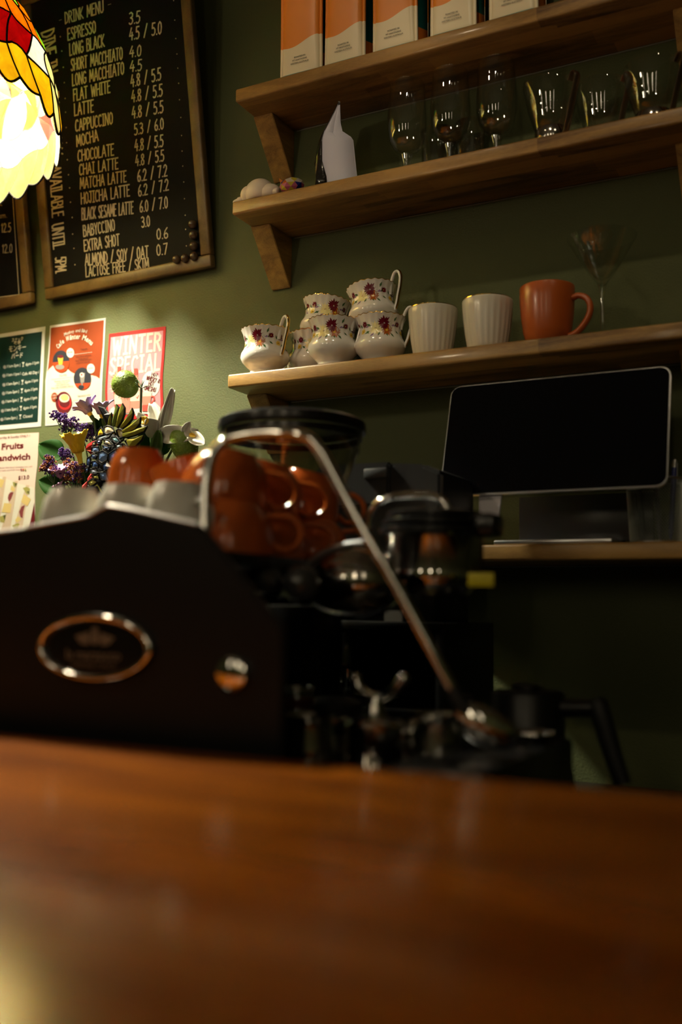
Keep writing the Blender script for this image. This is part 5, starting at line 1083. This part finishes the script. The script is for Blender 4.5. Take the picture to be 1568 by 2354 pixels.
def edge(a, b, amp):
    """curved lead line between two grid points, shared by the two pieces it parts"""
    k_ = tuple(sorted((tuple(round(x, 6) for x in a), tuple(round(x, 6) for x in b))))
    if k_ not in mids:
        c_ = (a+b)/2; nn = Vector((c_.x, c_.y, .0)).normalized(); sd = (b-a).cross(nn).normalized(); s_ = rnd.uniform(-amp, amp)
        pts = [a]+[a.lerp(b, u)+sd*(s_*4*u*(1-u)) for u in (.25, .5, .75)]+[b]
        fix = []
        for p in pts:
            q = Vector((p.x, p.y)).length; rr = q
            for (z0, r0), (z1, r1) in zip(rows, rows[1:]):
                if z0 <= p.z <= z1: rr = r0+(r1-r0)*(p.z-z0)/(z1-z0)
            fix.append(Vector((p.x*rr/q, p.y*rr/q, p.z)))
        fix[0], fix[-1] = a, b
        mids[k_] = (a.copy(), fix)
        for p, q in zip(fix, fix[1:]): seg(R3 @ p, R3 @ q)
    a0, fix = mids[k_]
    return fix if (a0-a).length < 1e-5 else fix[::-1]
for j in range(len(rows)-1):
    for k in range(NC):
        k2 = (k+1) % NC
        if j % 2 == 0: a, b, c, d = VV[j][k], VV[j][k2], VV[j+1][k], VV[j+1][(k-1) % NC]
        else: a, b, c, d = VV[j][k], VV[j][k2], VV[j+1][(k+2) % NC], VV[j+1][k2]
        if j == 0:
            ps = [a]
            for s in range(1, 8):
                u = s/8; q = a.lerp(b, u); f_ = .27/Vector((q.x, q.y)).length; ps.append(Vector((q.x*f_, q.y*f_, q.z-.024*sin(PI*u)*(1 if k % 3 else .4))))
            for p, q in zip(ps, ps[1:]+[b]): seg(R3 @ p, R3 @ q, .0024)
        else: ps = edge(a, b, .012)[:-1]
        am = .014 if 0 < j < 5 else .006
        ps = ps+edge(b, c, am)[:-1]+edge(c, d, .012 if j < 6 else 0)[:-1]+edge(d, a, am)[:-1]
        cc = sum(ps, Vector())/len(ps); q = Vector((cc.x, cc.y)).length; cc = cc*(1+.004/q)
        mi = rnd.choice(pal[j]); vc = bm.verts.new(R3 @ cc); vs = [bm.verts.new(R3 @ p) for p in ps]
        for x_, y_ in zip(vs, vs[1:]+vs[:1]): ff = bm.faces.new([x_, y_, vc]); ff.material_index = mi
for k in range(NC): seg(R3 @ VV[-1][k], R3 @ VV[-1][(k+1) % NC], .004)
o = obj('glass_shade', bm, GLS, t, None); mm = o.modifiers.new('thickness', 'SOLIDIFY'); mm.thickness = .0015
obj('lead_came', lead, M_LEAD, t)
bm = BM(); lathe(bm, [(0, .362), (.012, .360), (.042, .350), (.046, .344), (.030, .344), (0, .346)], 32, M=R3); tube(bm, [R3 @ Vector((0, 0, .345)), R3 @ Vector((0, 0, .36))], .012, 12); obj('cap_and_socket', bm, M_BRASS, t)
bm = BM(); ball(bm, R3 @ Vector((0, 0, .296)), .040, 24, 16, s=(1, 1, 1.15)); obj('bulb', bm, emit('lamp_bulb', (1.0, .95, .72), LAMP_W/(PI*4*PI*.040**2)), t, 80)
bm = BM(); tp = R3 @ Vector((0, 0, .36)); tube(bm, catmull([tp, tp+Vector((.0, 0, .12)), (tp.x*.9, tp.y*.9, CEIL-LAMP_C.z)], 10), .004, 8); obj('hanging_cord', bm, M_BRASS, t)
bm = BM(); lathe(bm, [(0, -.03), (.03, -.025), (.055, -.004), (.055, 0), (0, 0)], 28, M=Matrix.Translation((tp.x*.9, tp.y*.9, CEIL-LAMP_C.z))); obj('ceiling_rose', bm, M_BRASS, t)
# unseen lamps: tubes added for tall highlights, bulb added to brighten bar, track spots
for i, (x, y, z, wt) in enumerate(DOWN):
    tubeL = .9 if i < 4 else .07
    t = thing('added_tube_light' if i < 4 else 'added_bulb', 'slim vertical tube light added for tall highlights, out of the picture' if i < 4 else 'bare bulb added to brighten the left end of the bar, out of the picture', 'lamp', (x, y, z), 0, 'tube lights added for highlights' if i < 4 else None)
    bm = BM(); lathe(bm, [(0, -tubeL/2), (.028, -tubeL/2), (.036, -tubeL/2+.01), (.036, tubeL/2-.01), (.028, tubeL/2), (0, tubeL/2)], 20); obj('glowing_tube', bm, emit('tube_glow', (1.0, .82, .54), wt/(PI*2*PI*.036*tubeL)), t, 50)
    bm = BM(); lathe(bm, [(0, tubeL/2+.06), (.02, tubeL/2+.058), (.024, tubeL/2), (0, tubeL/2)], 20); tube(bm, [(0, 0, tubeL/2+.05), (0, 0, CEIL-z)], .003, 8); obj('cord', bm, M_RUBBER, t)
bm = BM(); add_box(bm, (-1.6, .645, CEIL-.028), (1.0, .675, CEIL), .003); tag(obj('lighting_track', bm, M_SATIN), 'black lighting track on the ceiling, out of the picture', 'lighting track')
for x, y, z, tg, wt in SPOTS:
    d = (Vector(tg)-Vector((x, y, z))).normalized()
    t = thing('track_spotlight', 'black spotlight on the ceiling track aimed at the shelves, out of the picture', 'spotlight', (x, y, z), 0, 'track spotlights')
    bm = BM(); lathe(bm, [(.022, .0), (.032, .0), (.034, -.004), (.034, -.09), (.026, -.10), (0, -.10), (0, -.03), (.022, -.03)], 28, M=frame_to(d)); tube(bm, [(0, 0, .02), (0, 0, CEIL-.028-z)], .006, 8); obj('housing', bm, M_SATIN, t)
    l = bpy.data.lights.new('spot', 'SPOT'); l.energy = wt; l.color = (1.0, .80, .50); l.spot_size = math.radians(48); l.spot_blend = .7; l.shadow_soft_size = .02
    o = bpy.data.objects.new('spot_beam', l); C.objects.link(o); o.parent = t; o.location = d*.004; o.rotation_euler = d.to_track_quat('-Z', 'Y').to_euler()

# ------------------------------------------------------------------ stained glass rooster
def zb(x, y): return (60+x/3.5636, 840+y/3.5636)
BY = 1.40
rt = thing('glass_rooster', 'stained glass rooster ornament with a fan of olive crest feathers and blue neck pieces', 'ornament', (at(240, 1200, BY).x, BY, BENZ)); O = Vector((at(240, 1200, BY).x, BY, BENZ))
CG = {n_: opal('rooster_'+n_, c_, .2, .04) for n_, c_ in {'olive': (.22, .21, .03), 'green': (.16, .21, .045), 'yellow': (.70, .50, .04), 'cream': (.85, .72, .48), 'ice': (.45, .55, .62), 'navy': (.012, .016, .14), 'teal': (.26, .50, .60), 'blue': (.07, .13, .32), 'slate': (.14, .22, .42), 'pale': (.55, .62, .80), 'red': (.40, .03, .03), 'darkred': (.20, .012, .016), 'coral': (.80, .10, .10), 'lemon': (.66, .64, .18), 'black': (.012, .012, .014)}.items()}
PIE = {'crest': [('black', [(595, 335), (640, 352), (672, 395), (700, 400), (690, 460), (672, 500), (650, 450), (625, 390)]), ('olive', [(700, 395), (705, 440), (700, 510), (672, 505), (685, 440)]), ('green', [(745, 322), (762, 350), (752, 420), (735, 495), (708, 500), (722, 420)]), ('olive', [(793, 318), (808, 350), (806, 400), (785, 460), (752, 510), (738, 500), (755, 430), (772, 360)]),
    ('olive', [(872, 355), (880, 390), (870, 440), (830, 490), (795, 515), (775, 510), (800, 470), (845, 410)]), ('olive', [(940, 430), (935, 475), (900, 520), (840, 548), (800, 550), (790, 540), (840, 500), (890, 465)]), ('olive', [(990, 505), (970, 540), (900, 570), (830, 590), (800, 585), (795, 560), (850, 548), (920, 520)]), ('olive', [(965, 575), (950, 610), (900, 660), (850, 665), (830, 625), (835, 610), (890, 600)])],
 'head': [('yellow', [(665, 520), (640, 560), (645, 597), (690, 585), (695, 570)]), ('cream', [(690, 520), (715, 508), (755, 520), (772, 555), (720, 580), (700, 570)]), ('cream', [(605, 600), (625, 580), (632, 620), (608, 625)]), ('ice', [(640, 605), (760, 570), (740, 600), (680, 625), (645, 630)]), ('cream', [(700, 620), (740, 630), (772, 665), (740, 668), (705, 650)]), ('cream', [(605, 650), (630, 640), (632, 665), (608, 672)]), ('navy', [(662+18*cos(a*.785), 642+18*sin(a*.785)) for a in range(8)]), ('teal', [(755, 605), (790, 595), (818, 635), (800, 655), (775, 640)]), ('teal', [(790, 665), (830, 655), (840, 690), (795, 695)])],
 'neck': [('slate', [(600, 685), (660, 680), (668, 720), (630, 732), (600, 720)]), ('slate', [(690, 670), (755, 685), (745, 705), (700, 700)]), ('blue', [(595, 745), (625, 738), (650, 755), (635, 780), (600, 775)]), ('slate', [(655, 730), (700, 712), (735, 740), (730, 790), (690, 815), (660, 790)]), ('blue', [(600, 800), (640, 795), (660, 825), (655, 850), (605, 850)]), ('blue', [(555, 770), (585, 760), (590, 800), (575, 840), (548, 835)]), ('blue', [(690, 830), (730, 800), (770, 850), (700, 880)]), ('blue', [(740, 740), (790, 700), (830, 760), (800, 830), (745, 795)]), ('slate', [(535, 850), (570, 850), (560, 880), (530, 885)]), ('pale', [(585, 860), (640, 865), (655, 890), (625, 905), (590, 890)]), ('lemon', [(540, 960), (600, 940), (640, 965), (600, 990), (560, 1000)]), ('lemon', [(600, 915), (655, 910), (660, 945), (610, 940)]), ('lemon', [(520, 985), (550, 1000), (560, 1060), (510, 1060)]), ('lemon', [(570, 1005), (640, 975), (690, 1060), (570, 1060)]), ('slate', [(660, 890), (720, 885), (740, 960), (680, 950)])],
 'beak': [('red', [(495, 685), (510, 650), (555, 622), (590, 620), (600, 650), (570, 680), (525, 690)]), ('darkred', [(500, 695), (560, 690), (570, 700), (550, 745), (525, 715)])],
 'wattle': [('coral', [(575, 855), (545, 880), (510, 930), (515, 955), (560, 915), (573, 880)]), ('coral', [(510, 950), (470, 985), (465, 1010), (490, 1015), (505, 985)]), ('coral', [(535, 905), (570, 905), (565, 930), (520, 955)])]}
def bulge(x, y):
    d = 1-((x-690)/210)**2-((y-770)/380)**2
    return .022*math.sqrt(d) if d > 0 else 0.0
lead = BM(); mk = list(CG); mats = [CG[k_] for k_ in mk]
for nm, pcs in PIE.items():
    bm = BM()
    for cn, ps in pcs:
        for side in ((-1, 1) if nm in ('head', 'neck') else (0,)):
            P3 = []
            for x, y in ps:
                b = bulge(x, y) if nm != 'crest' else 0
                P3.append(at(*zb(x, y), BY)-O+Vector((0, side*b-(.0 if side else 0), 0)))
            c3 = sum(P3, Vector())/len(P3)
            if side == 0:
                f0 = [bm.verts.new(p+Vector((0, -.003, 0))) for p in P3]; f1 = [bm.verts.new(p+Vector((0, .003, 0))) for p in P3]
                cf = bm.verts.new(c3+Vector((0, -.006, 0))); cb = bm.verts.new(c3+Vector((0, .006, 0))); n = len(ps)
                for i in range(n):
                    for q in ([f0[i], f0[(i+1) % n], cf], [f1[(i+1) % n], f1[i], cb], [f0[i], f1[i], f1[(i+1) % n], f0[(i+1) % n]]):
                        f = bm.faces.new(q); f.material_index = mk.index(cn)
            else:
                cc = bm.verts.new(c3+Vector((0, side*.003, 0))); vs = [bm.verts.new(p) for p in P3]
                for i in range(len(vs)): f = bm.faces.new([vs[i], vs[(i+1) % len(vs)], cc]); f.material_index = mk.index(cn)
            tube(lead, P3, .0019 if nm != 'crest' else .0024, 6, True, up=(0, 1, 0))
    obj(nm, bm, mats, rt, None)
obj('lead_came', lead, M_LEAD, rt)
# solder-dark inner body, then a stem down to a foot on the counter
bm = BM()
for x, y, r in [(700, 640, .020), (690, 720, .026), (660, 800, .028), (630, 880, .026), (610, 960, .024)]:
    q = at(*zb(x, y), BY)-O; ball(bm, q, r*.75, 16, 12, s=(1, .55, 1.25))
q = at(*zb(600, 1000), BY)-O; lathe(bm, [(0, q.z), (.02, q.z), (.028, q.z-.05), (.022, .06), (.055, .012), (.058, 0), (0, 0)], 32, M=Matrix.Translation((q.x, 0, 0))); obj('inner_body', bm, M_LEAD, rt, 60)

# ------------------------------------------------------------------ flowers
FY = 1.49
vx = at(270, 1250, FY); VB = Vector((vx.x, 1.52, BENZ)); VTOP = Vector((vx.x, 1.52, 1.215))
t = thing('flower_vase', 'stoneware vase hidden behind the white cups, holding the cut flowers', 'vase', VB)
bm = BM(); lathe(bm, [(0, 0), (.045, 0), (.058, .06), (.060, .14), (.045, .23), (.042, .285), (.039, .285), (.041, .23), (.055, .14), (.05, .05), (0, .01)], 44); obj('vase_body', bm, M_STONEW, t, 60)
M_STEM = mat('stem_green', (.030, .060, .010), .5, var=.3, vscale=30); M_STEMD = mat('stem_dark', (.05, .10, .025), .5)
M_LEAF = mat('leaf_green', (.011, .050, .004), .6, var=.35, vscale=40, spec=.08); M_LEAF2 = mat('leaf_dark', (.007, .030, .004), .6, var=.3, vscale=40, spec=.08)
M_LAV = mat('petal_lavender', (.34, .24, .56), .5, var=.2, vscale=60); M_PINKL = mat('petal_pink', (.66, .34, .60), .5, var=.2, vscale=60); M_PY = mat('petal_yellow', (.74, .46, .006), .5, var=.12, vscale=60); M_THROAT = mat('throat_yellow', (.78, .50, .03), .5)
M_PW = mat('petal_white', (.60, .58, .50), .5, var=.08, vscale=40); M_STAT = mat('statice_purple', (.075, .022, .17), .6, var=.4, vscale=200); M_STATO = mat('statice_rust', (.30, .10, .03), .6); M_POD = mat('pod_green', (.15, .23, .028), .45, var=.35, vscale=120, bump=.8, bscale=220)
def fpt(px, py, y=FY): return at(px, py, y)
def solid(o, th=.0006): m_ = o.modifiers.new('thickness', 'SOLIDIFY'); m_.thickness = th; m_.offset = 0; return o
def stem_to(bm, O, top, mid=None, r=.0022):
    foot = VTOP+(Vector((top.x, top.y, VTOP.z))-VTOP)*.08+Vector((0, 0, -.05))
    pts = [foot, foot.lerp(top, .5)+(mid or Vector((0, 0, 0))), top]; tube(bm, [p-O for p in catmull(pts, 8)], r, 8)
def stemthing(name, label, cat, group=None, top=None): return thing(name, label, cat, VTOP+Vector((0, 0, -.05)), 0, group)
VIEW = (EYE-fpt(250, 1000)).normalized()
def trumpet(t, base, mouth, size, m, throat, npet=6, flare=.9, flat=0.0):
    """a freesia bloom: narrow tube from base, petals opening at the mouth"""
    O = t.location.copy(); ax = (mouth-base).normalized(); L_ = (mouth-base).length; R = frame_to(ax, VIEW.cross(ax))
    bm = BM(); lathe(bm, [(size*.10, 0), (size*.13, L_*.3), (size*.26, L_*.75), (size*.30, L_*.86), (size*.27, L_*.84), (size*.1, L_*.3)], 18, M=Matrix.Translation(base-O) @ R); obj('throat', bm, throat, t, 60)
    bm = BM(); X, Y = R.col[0].to_3d(), R.col[1].to_3d()
    for k in range(npet):
        a = 2*PI*k/npet+.3; rad = X*cos(a)+Y*sin(a); tang = Y*cos(a)-X*sin(a)
        st = base-O+ax*(L_*.45)+rad*size*.15
        petal(bm, st, ax+rad*.45, tang, size*(1.15 if k % 2 else 1.0), size*.62, curl=-flare if k % 2 else -flare*.75, cup=.22, nseg=8, shape=lambda u: .35+.65*math.sin(PI*min(1, u*.62+.28)) if u < .93 else .55, ruff=size*.012)
    solid(obj('petals', bm, m, t, 80))
    bm = BM()
    for k in range(3): tube(bm, [base-O+ax*L_*.4, base-O+ax*(L_*.95)+X*(k-1)*.003], .0008, 6)
    obj('stamens', bm, M_THROAT, t)
def freesia(label, bpx, mpx, size, m, throat, y, group, np_=6, fl=.9):
    base, mouth = fpt(*bpx, y), fpt(*mpx, y-.012); t = stemthing('freesia', label, 'flower', group); O = t.location
    bm = BM(); stem_to(bm, O, base); obj('stem', bm, M_STEM, t)
    trumpet(t, base, mouth, size, m, throat, np_, fl)
    bm = BM(); lathe(bm, [(0, -.004), (.0035, -.002), (.0045, .008), (.0030, .016), (0, .018)], 12, M=Matrix.Translation(base-O) @ frame_to(mouth-base)); obj('calyx', bm, M_STEM, t)
freesia('lavender freesia bloom opening to the left in front of the rust menu poster', (216, 966), (193, 930), .031, M_LAV, M_THROAT, 1.48, 'lavender freesias')
freesia('upper lavender freesia bloom, touching the edge of the pink poster', (238, 975), (229, 925), .030, M_LAV, M_THROAT, 1.50, 'lavender freesias')
freesia('bright yellow freesia bloom left of the rooster beak', (186, 1066), (174, 1012), .040, M_PY, M_THROAT, 1.44, None, 8, .25)
freesia('pale pink freesia bloom, lowest of the flowers at left', (143, 1110), (136, 1080), .026, M_PINKL, M_PINKL, 1.45, None)
freesia('small pale pink freesia half hidden below the other pink one', (150, 1135), (134, 1112), .018, M_PINKL, M_PINKL, 1.46, None)
def statice(label, spots, y, rust, seed):
    t = stemthing('statice_sprig', label, 'flower', 'statice sprigs'); O = t.location; r_ = random.Random(seed)
    P = [fpt(*zb(*s_), y+r_.uniform(-.015, .015)) for s_ in spots]; hub = sum(P, Vector())/len(P); hub.z -= .035; hub.x += .012
    bm = BM(); stem_to(bm, O, hub, r=.0014)
    for p in P: tube(bm, [q-O for q in catmull([hub, hub.lerp(p, .5)+Vector((0, 0, -.004)), p], 5)], .0009, 6)
    obj('stem', bm, M_STEMD, t)
    bm = BM(); b2 = BM()
    for p in P:
        for k in range(26):
            d = Vector((r_.gauss(0, 1), r_.gauss(0, 1), r_.gauss(.3, 1))).normalized(); c_ = p-O+Vector((d.x*.011, d.y*.008, d.z*.008))*r_.uniform(.3, 1.1)
            tgt = b2 if (rust and r_.random() < .5) else bm
            for q in range(4):
                a = q*PI/2+r_.random(); s_ = d.orthogonal().normalized(); e_ = d.cross(s_); rad = s_*cos(a)+e_*sin(a)
                petal(tgt, c_, d+rad*.7, rad.cross(d), .0050, .0036, curl=-.4, nseg=2, cup=.1)
    solid(obj('florets', bm, M_STAT, t, 80), .0004)
    if rust: solid(obj('dried_florets', b2, M_STATO, t, 80), .0004)
statice('purple statice sprig reaching highest at left, before the rust menu poster', [(232, 412), (262, 432), (300, 425), (318, 450), (345, 470), (388, 466), (310, 515), (372, 500)], 1.48, False, 1)
statice('purple statice sprig above the yellow freesia', [(440, 520), (470, 512), (455, 548)], 1.49, False, 2)
statice('purple statice sprig beside the rooster crown', [(520, 530), (556, 515), (535, 570), (560, 560), (515, 590)], 1.49, False, 3)
statice('rust tinged statice sprig at the far left of the flowers', [(180, 770), (150, 848), (205, 850), (235, 868), (168, 820), (195, 800), (240, 850)], 1.44, True, 4)
statice('purple statice sprig left of the yellow freesia', [(310, 720), (335, 735), (300, 745)], 1.47, False, 5)
statice('dusky statice sprig below the yellow freesia', [(350, 808), (385, 830), (405, 835), (372, 850), (470, 850)], 1.45, True, 6)
statice('lowest dusky statice sprig, just above the white cups', [(345, 915), (372, 905), (330, 955), (420, 925), (395, 935)], 1.45, True, 7)
def leafy(label, base, tip, w_, m, y, curl=.5, cat='leaf', side=None, yt=None):
    b, tp = fpt(*zb(*base), y), fpt(*zb(*tip), yt or y-.02); t = stemthing('leaf_stem', label, 'foliage', 'leaves among the flowers'); O = t.location
    bm = BM(); stem_to(bm, O, b, r=.0016); obj('stem', bm, M_STEMD, t)
    d = tp-b; s_ = VIEW.cross(d); bm = BM(); petal(bm, b-O, d.normalized()-VIEW*.0, s_+VIEW*.35*s_.length if side is None else side, d.length, w_, curl=curl*.3, cup=.18, nseg=12, shape=lambda u: max(.02, (sin(PI*min(1, u**.8)))**.75))
    bm2 = BM(); solid(obj('blade', bm, m, t, 80))
leafy('broad dark leaf pointing left beside the sandwich poster', (300, 760), (104, 650), .052, M_LEAF, 1.49)
leafy('lower broad leaf pointing left above the leftmost white cup', (320, 1020), (106, 946), .046, M_LEAF, 1.47)
leafy('slim dark leaf under the lavender freesias', (600, 560), (552, 425), .020, M_LEAF2, 1.50)
leafy('dark green leaf between the lavender freesias and the rooster crest', (640, 530), (600, 430), .020, M_LEAF2, 1.51)
leafy('large soft green leaf behind the rooster crest', (930, 720), (1010, 520), .055, M_LEAF, 1.50)
leafy('tall green leaf to the right of the white iris stem', (1105, 740), (1125, 560), .030, M_LEAF, 1.50)
leafy('thin grey green blade right of the white iris', (1125, 730), (1142, 630), .007, M_LEAF2, 1.51)
leafy('dark leaf low behind the yellow freesia', (560, 940), (440, 830), .040, M_LEAF2, 1.52)
leafy('small dark leaf beneath the rooster wattle', (470, 990), (370, 890), .034, M_LEAF2, 1.52)
def pod(label, c, rx, rz, tilt, y, stem_top, stem_px, seed):
    t = stemthing('balloon_pod', label, 'flower', 'hairy green balloon pods'); O = t.location; cc = fpt(*c, y); k_ = (fpt(c[0]+10, c[1], y)-cc).length/10
    R = Matrix.Translation(cc-O) @ Matrix.Rotation(tilt, 4, VIEW); r_ = random.Random(seed)
    bm = BM(); b_ = bmesh.new(); bmesh.ops.create_uvsphere(b_, u_segments=32, v_segments=22, radius=1)
    for v in b_.verts: x, yy, z = v.co; q = 1+.10*z; v.co = Vector((x*rx*k_*q, yy*rx*k_*q, z*rz*k_))
    merge(bm, b_, M=R); obj('pod', bm, M_POD, t, 80)
    bm = BM()
    for i in range(260):
        d = Vector((r_.gauss(0, 1), r_.gauss(0, 1), r_.gauss(0, 1))).normalized(); p = Vector((d.x*rx*k_, d.y*rx*k_, d.z*rz*k_)); tube(bm, [R @ p, R @ (p+d*.0048+Vector((r_.uniform(-.001, .001), 0, r_.uniform(-.001, .001))))], [.00028, .00008], 3)
    h = obj('bristles', bm, mat('pod_bristle', (.30, .40, .10), .5), t, None); h['kind'] = 'stuff'
    bm = BM(); tb = fpt(*stem_px[-1], y); stem_to(bm, O, tb, r=.0026); tube(bm, [fpt(*q, y)-O for q in stem_px[::-1]], .0022, 8)
    pe = R @ Vector((0, 0, rz*k_*.9)); tube(bm, catmull([fpt(*stem_px[0], y)-O, (fpt(*stem_px[0], y)-O).lerp(pe, .5)+Vector((0, 0, .006)), pe], 6), .0014, 8); obj('stem', bm, M_STEM, t)
    bm = BM()
    for k in range(5): a = .5+k*1.1; petal(bm, fpt(*stem_px[0], y)-O, RT*cos(a)+UP*abs(sin(a)), VIEW, .016, .004, curl=.4, nseg=4)
    solid(obj('sepals', bm, M_STEM, t, 80))
pod('round hairy green balloon pod in front of the pink Winter Special poster', (287, 884), 25, 24, -1.15, 1.46, None, [(325, 893), (324, 930), (323, 968)], 3)
pod('second hairy green balloon pod, hanging at the right of the white iris', (424, 1022), 26, 37, .3, 1.47, None, [(410, 998), (398, 1030), (384, 1056)], 4)
# white iris
t = stemthing('white_iris', 'white iris with long drooping petals at the right of the flowers', 'flower'); O = t.location; ib = fpt(*zb(1080, 575), 1.46)
bm = BM(); stem_to(bm, O, ib, r=.0055); obj('stem', bm, M_STEM, t)
bm = BM()
def ip(a, b, w_, curl, y0=1.46, y1=1.45, tip=0.0, sd=None, cup=.3):
    A_, B_ = fpt(*zb(*a), y0), fpt(*zb(*b), y1); d = B_-A_; s_ = sd if sd is not None else VIEW.cross(d); petal(bm, A_-O, d, s_, d.length*1.05, w_, curl=curl, tip=tip, cup=cup, nseg=10, shape=lambda u: .28+.72*sin(PI*min(1, .12+u*.85))**.9, ruff=.001)
ip((1115, 560), (1195, 190), .018, .25, y1=1.44, cup=.6); ip((1125, 565), (1205, 240), .013, -.5, y1=1.43, cup=.7); ip((1090, 560), (1150, 300), .017, .4, cup=.6); ip((1085, 560), (1030, 310), .024, -.5, cup=.4); ip((1080, 565), (975, 430), .036, .5, y1=1.43); ip((1085, 570), (950, 440), .022, .8, y1=1.47)
ip((1110, 570), (1300, 560), .034, -.9, y1=1.43); ip((1290, 545), (1345, 455), .014, .3, 1.44, 1.43); ip((1345, 570), (1480, 660), .024, .3, 1.45, 1.44); ip((1300, 540), (1350, 570), .014, .2, 1.44, 1.45)
solid(obj('petals', bm, M_PW, t, 80), .0008)
bm = BM(); ip((1000, 470), (945, 440), .016, .1, 1.428, 1.425); ip((1338, 566), (1392, 582), .008, .1, 1.435, 1.432); solid(obj('yellow_signals', bm, M_THROAT, t, 80))
bm = BM(); ip((1050, 740), (1085, 540), .022, .1, 1.455, 1.45, cup=.6); ip((1080, 740), (1040, 520), .02, -.1, 1.47, 1.47, cup=.6); solid(obj('sheath', bm, mat('iris_sheath', (.07, .14, .02), .45), t, 80))
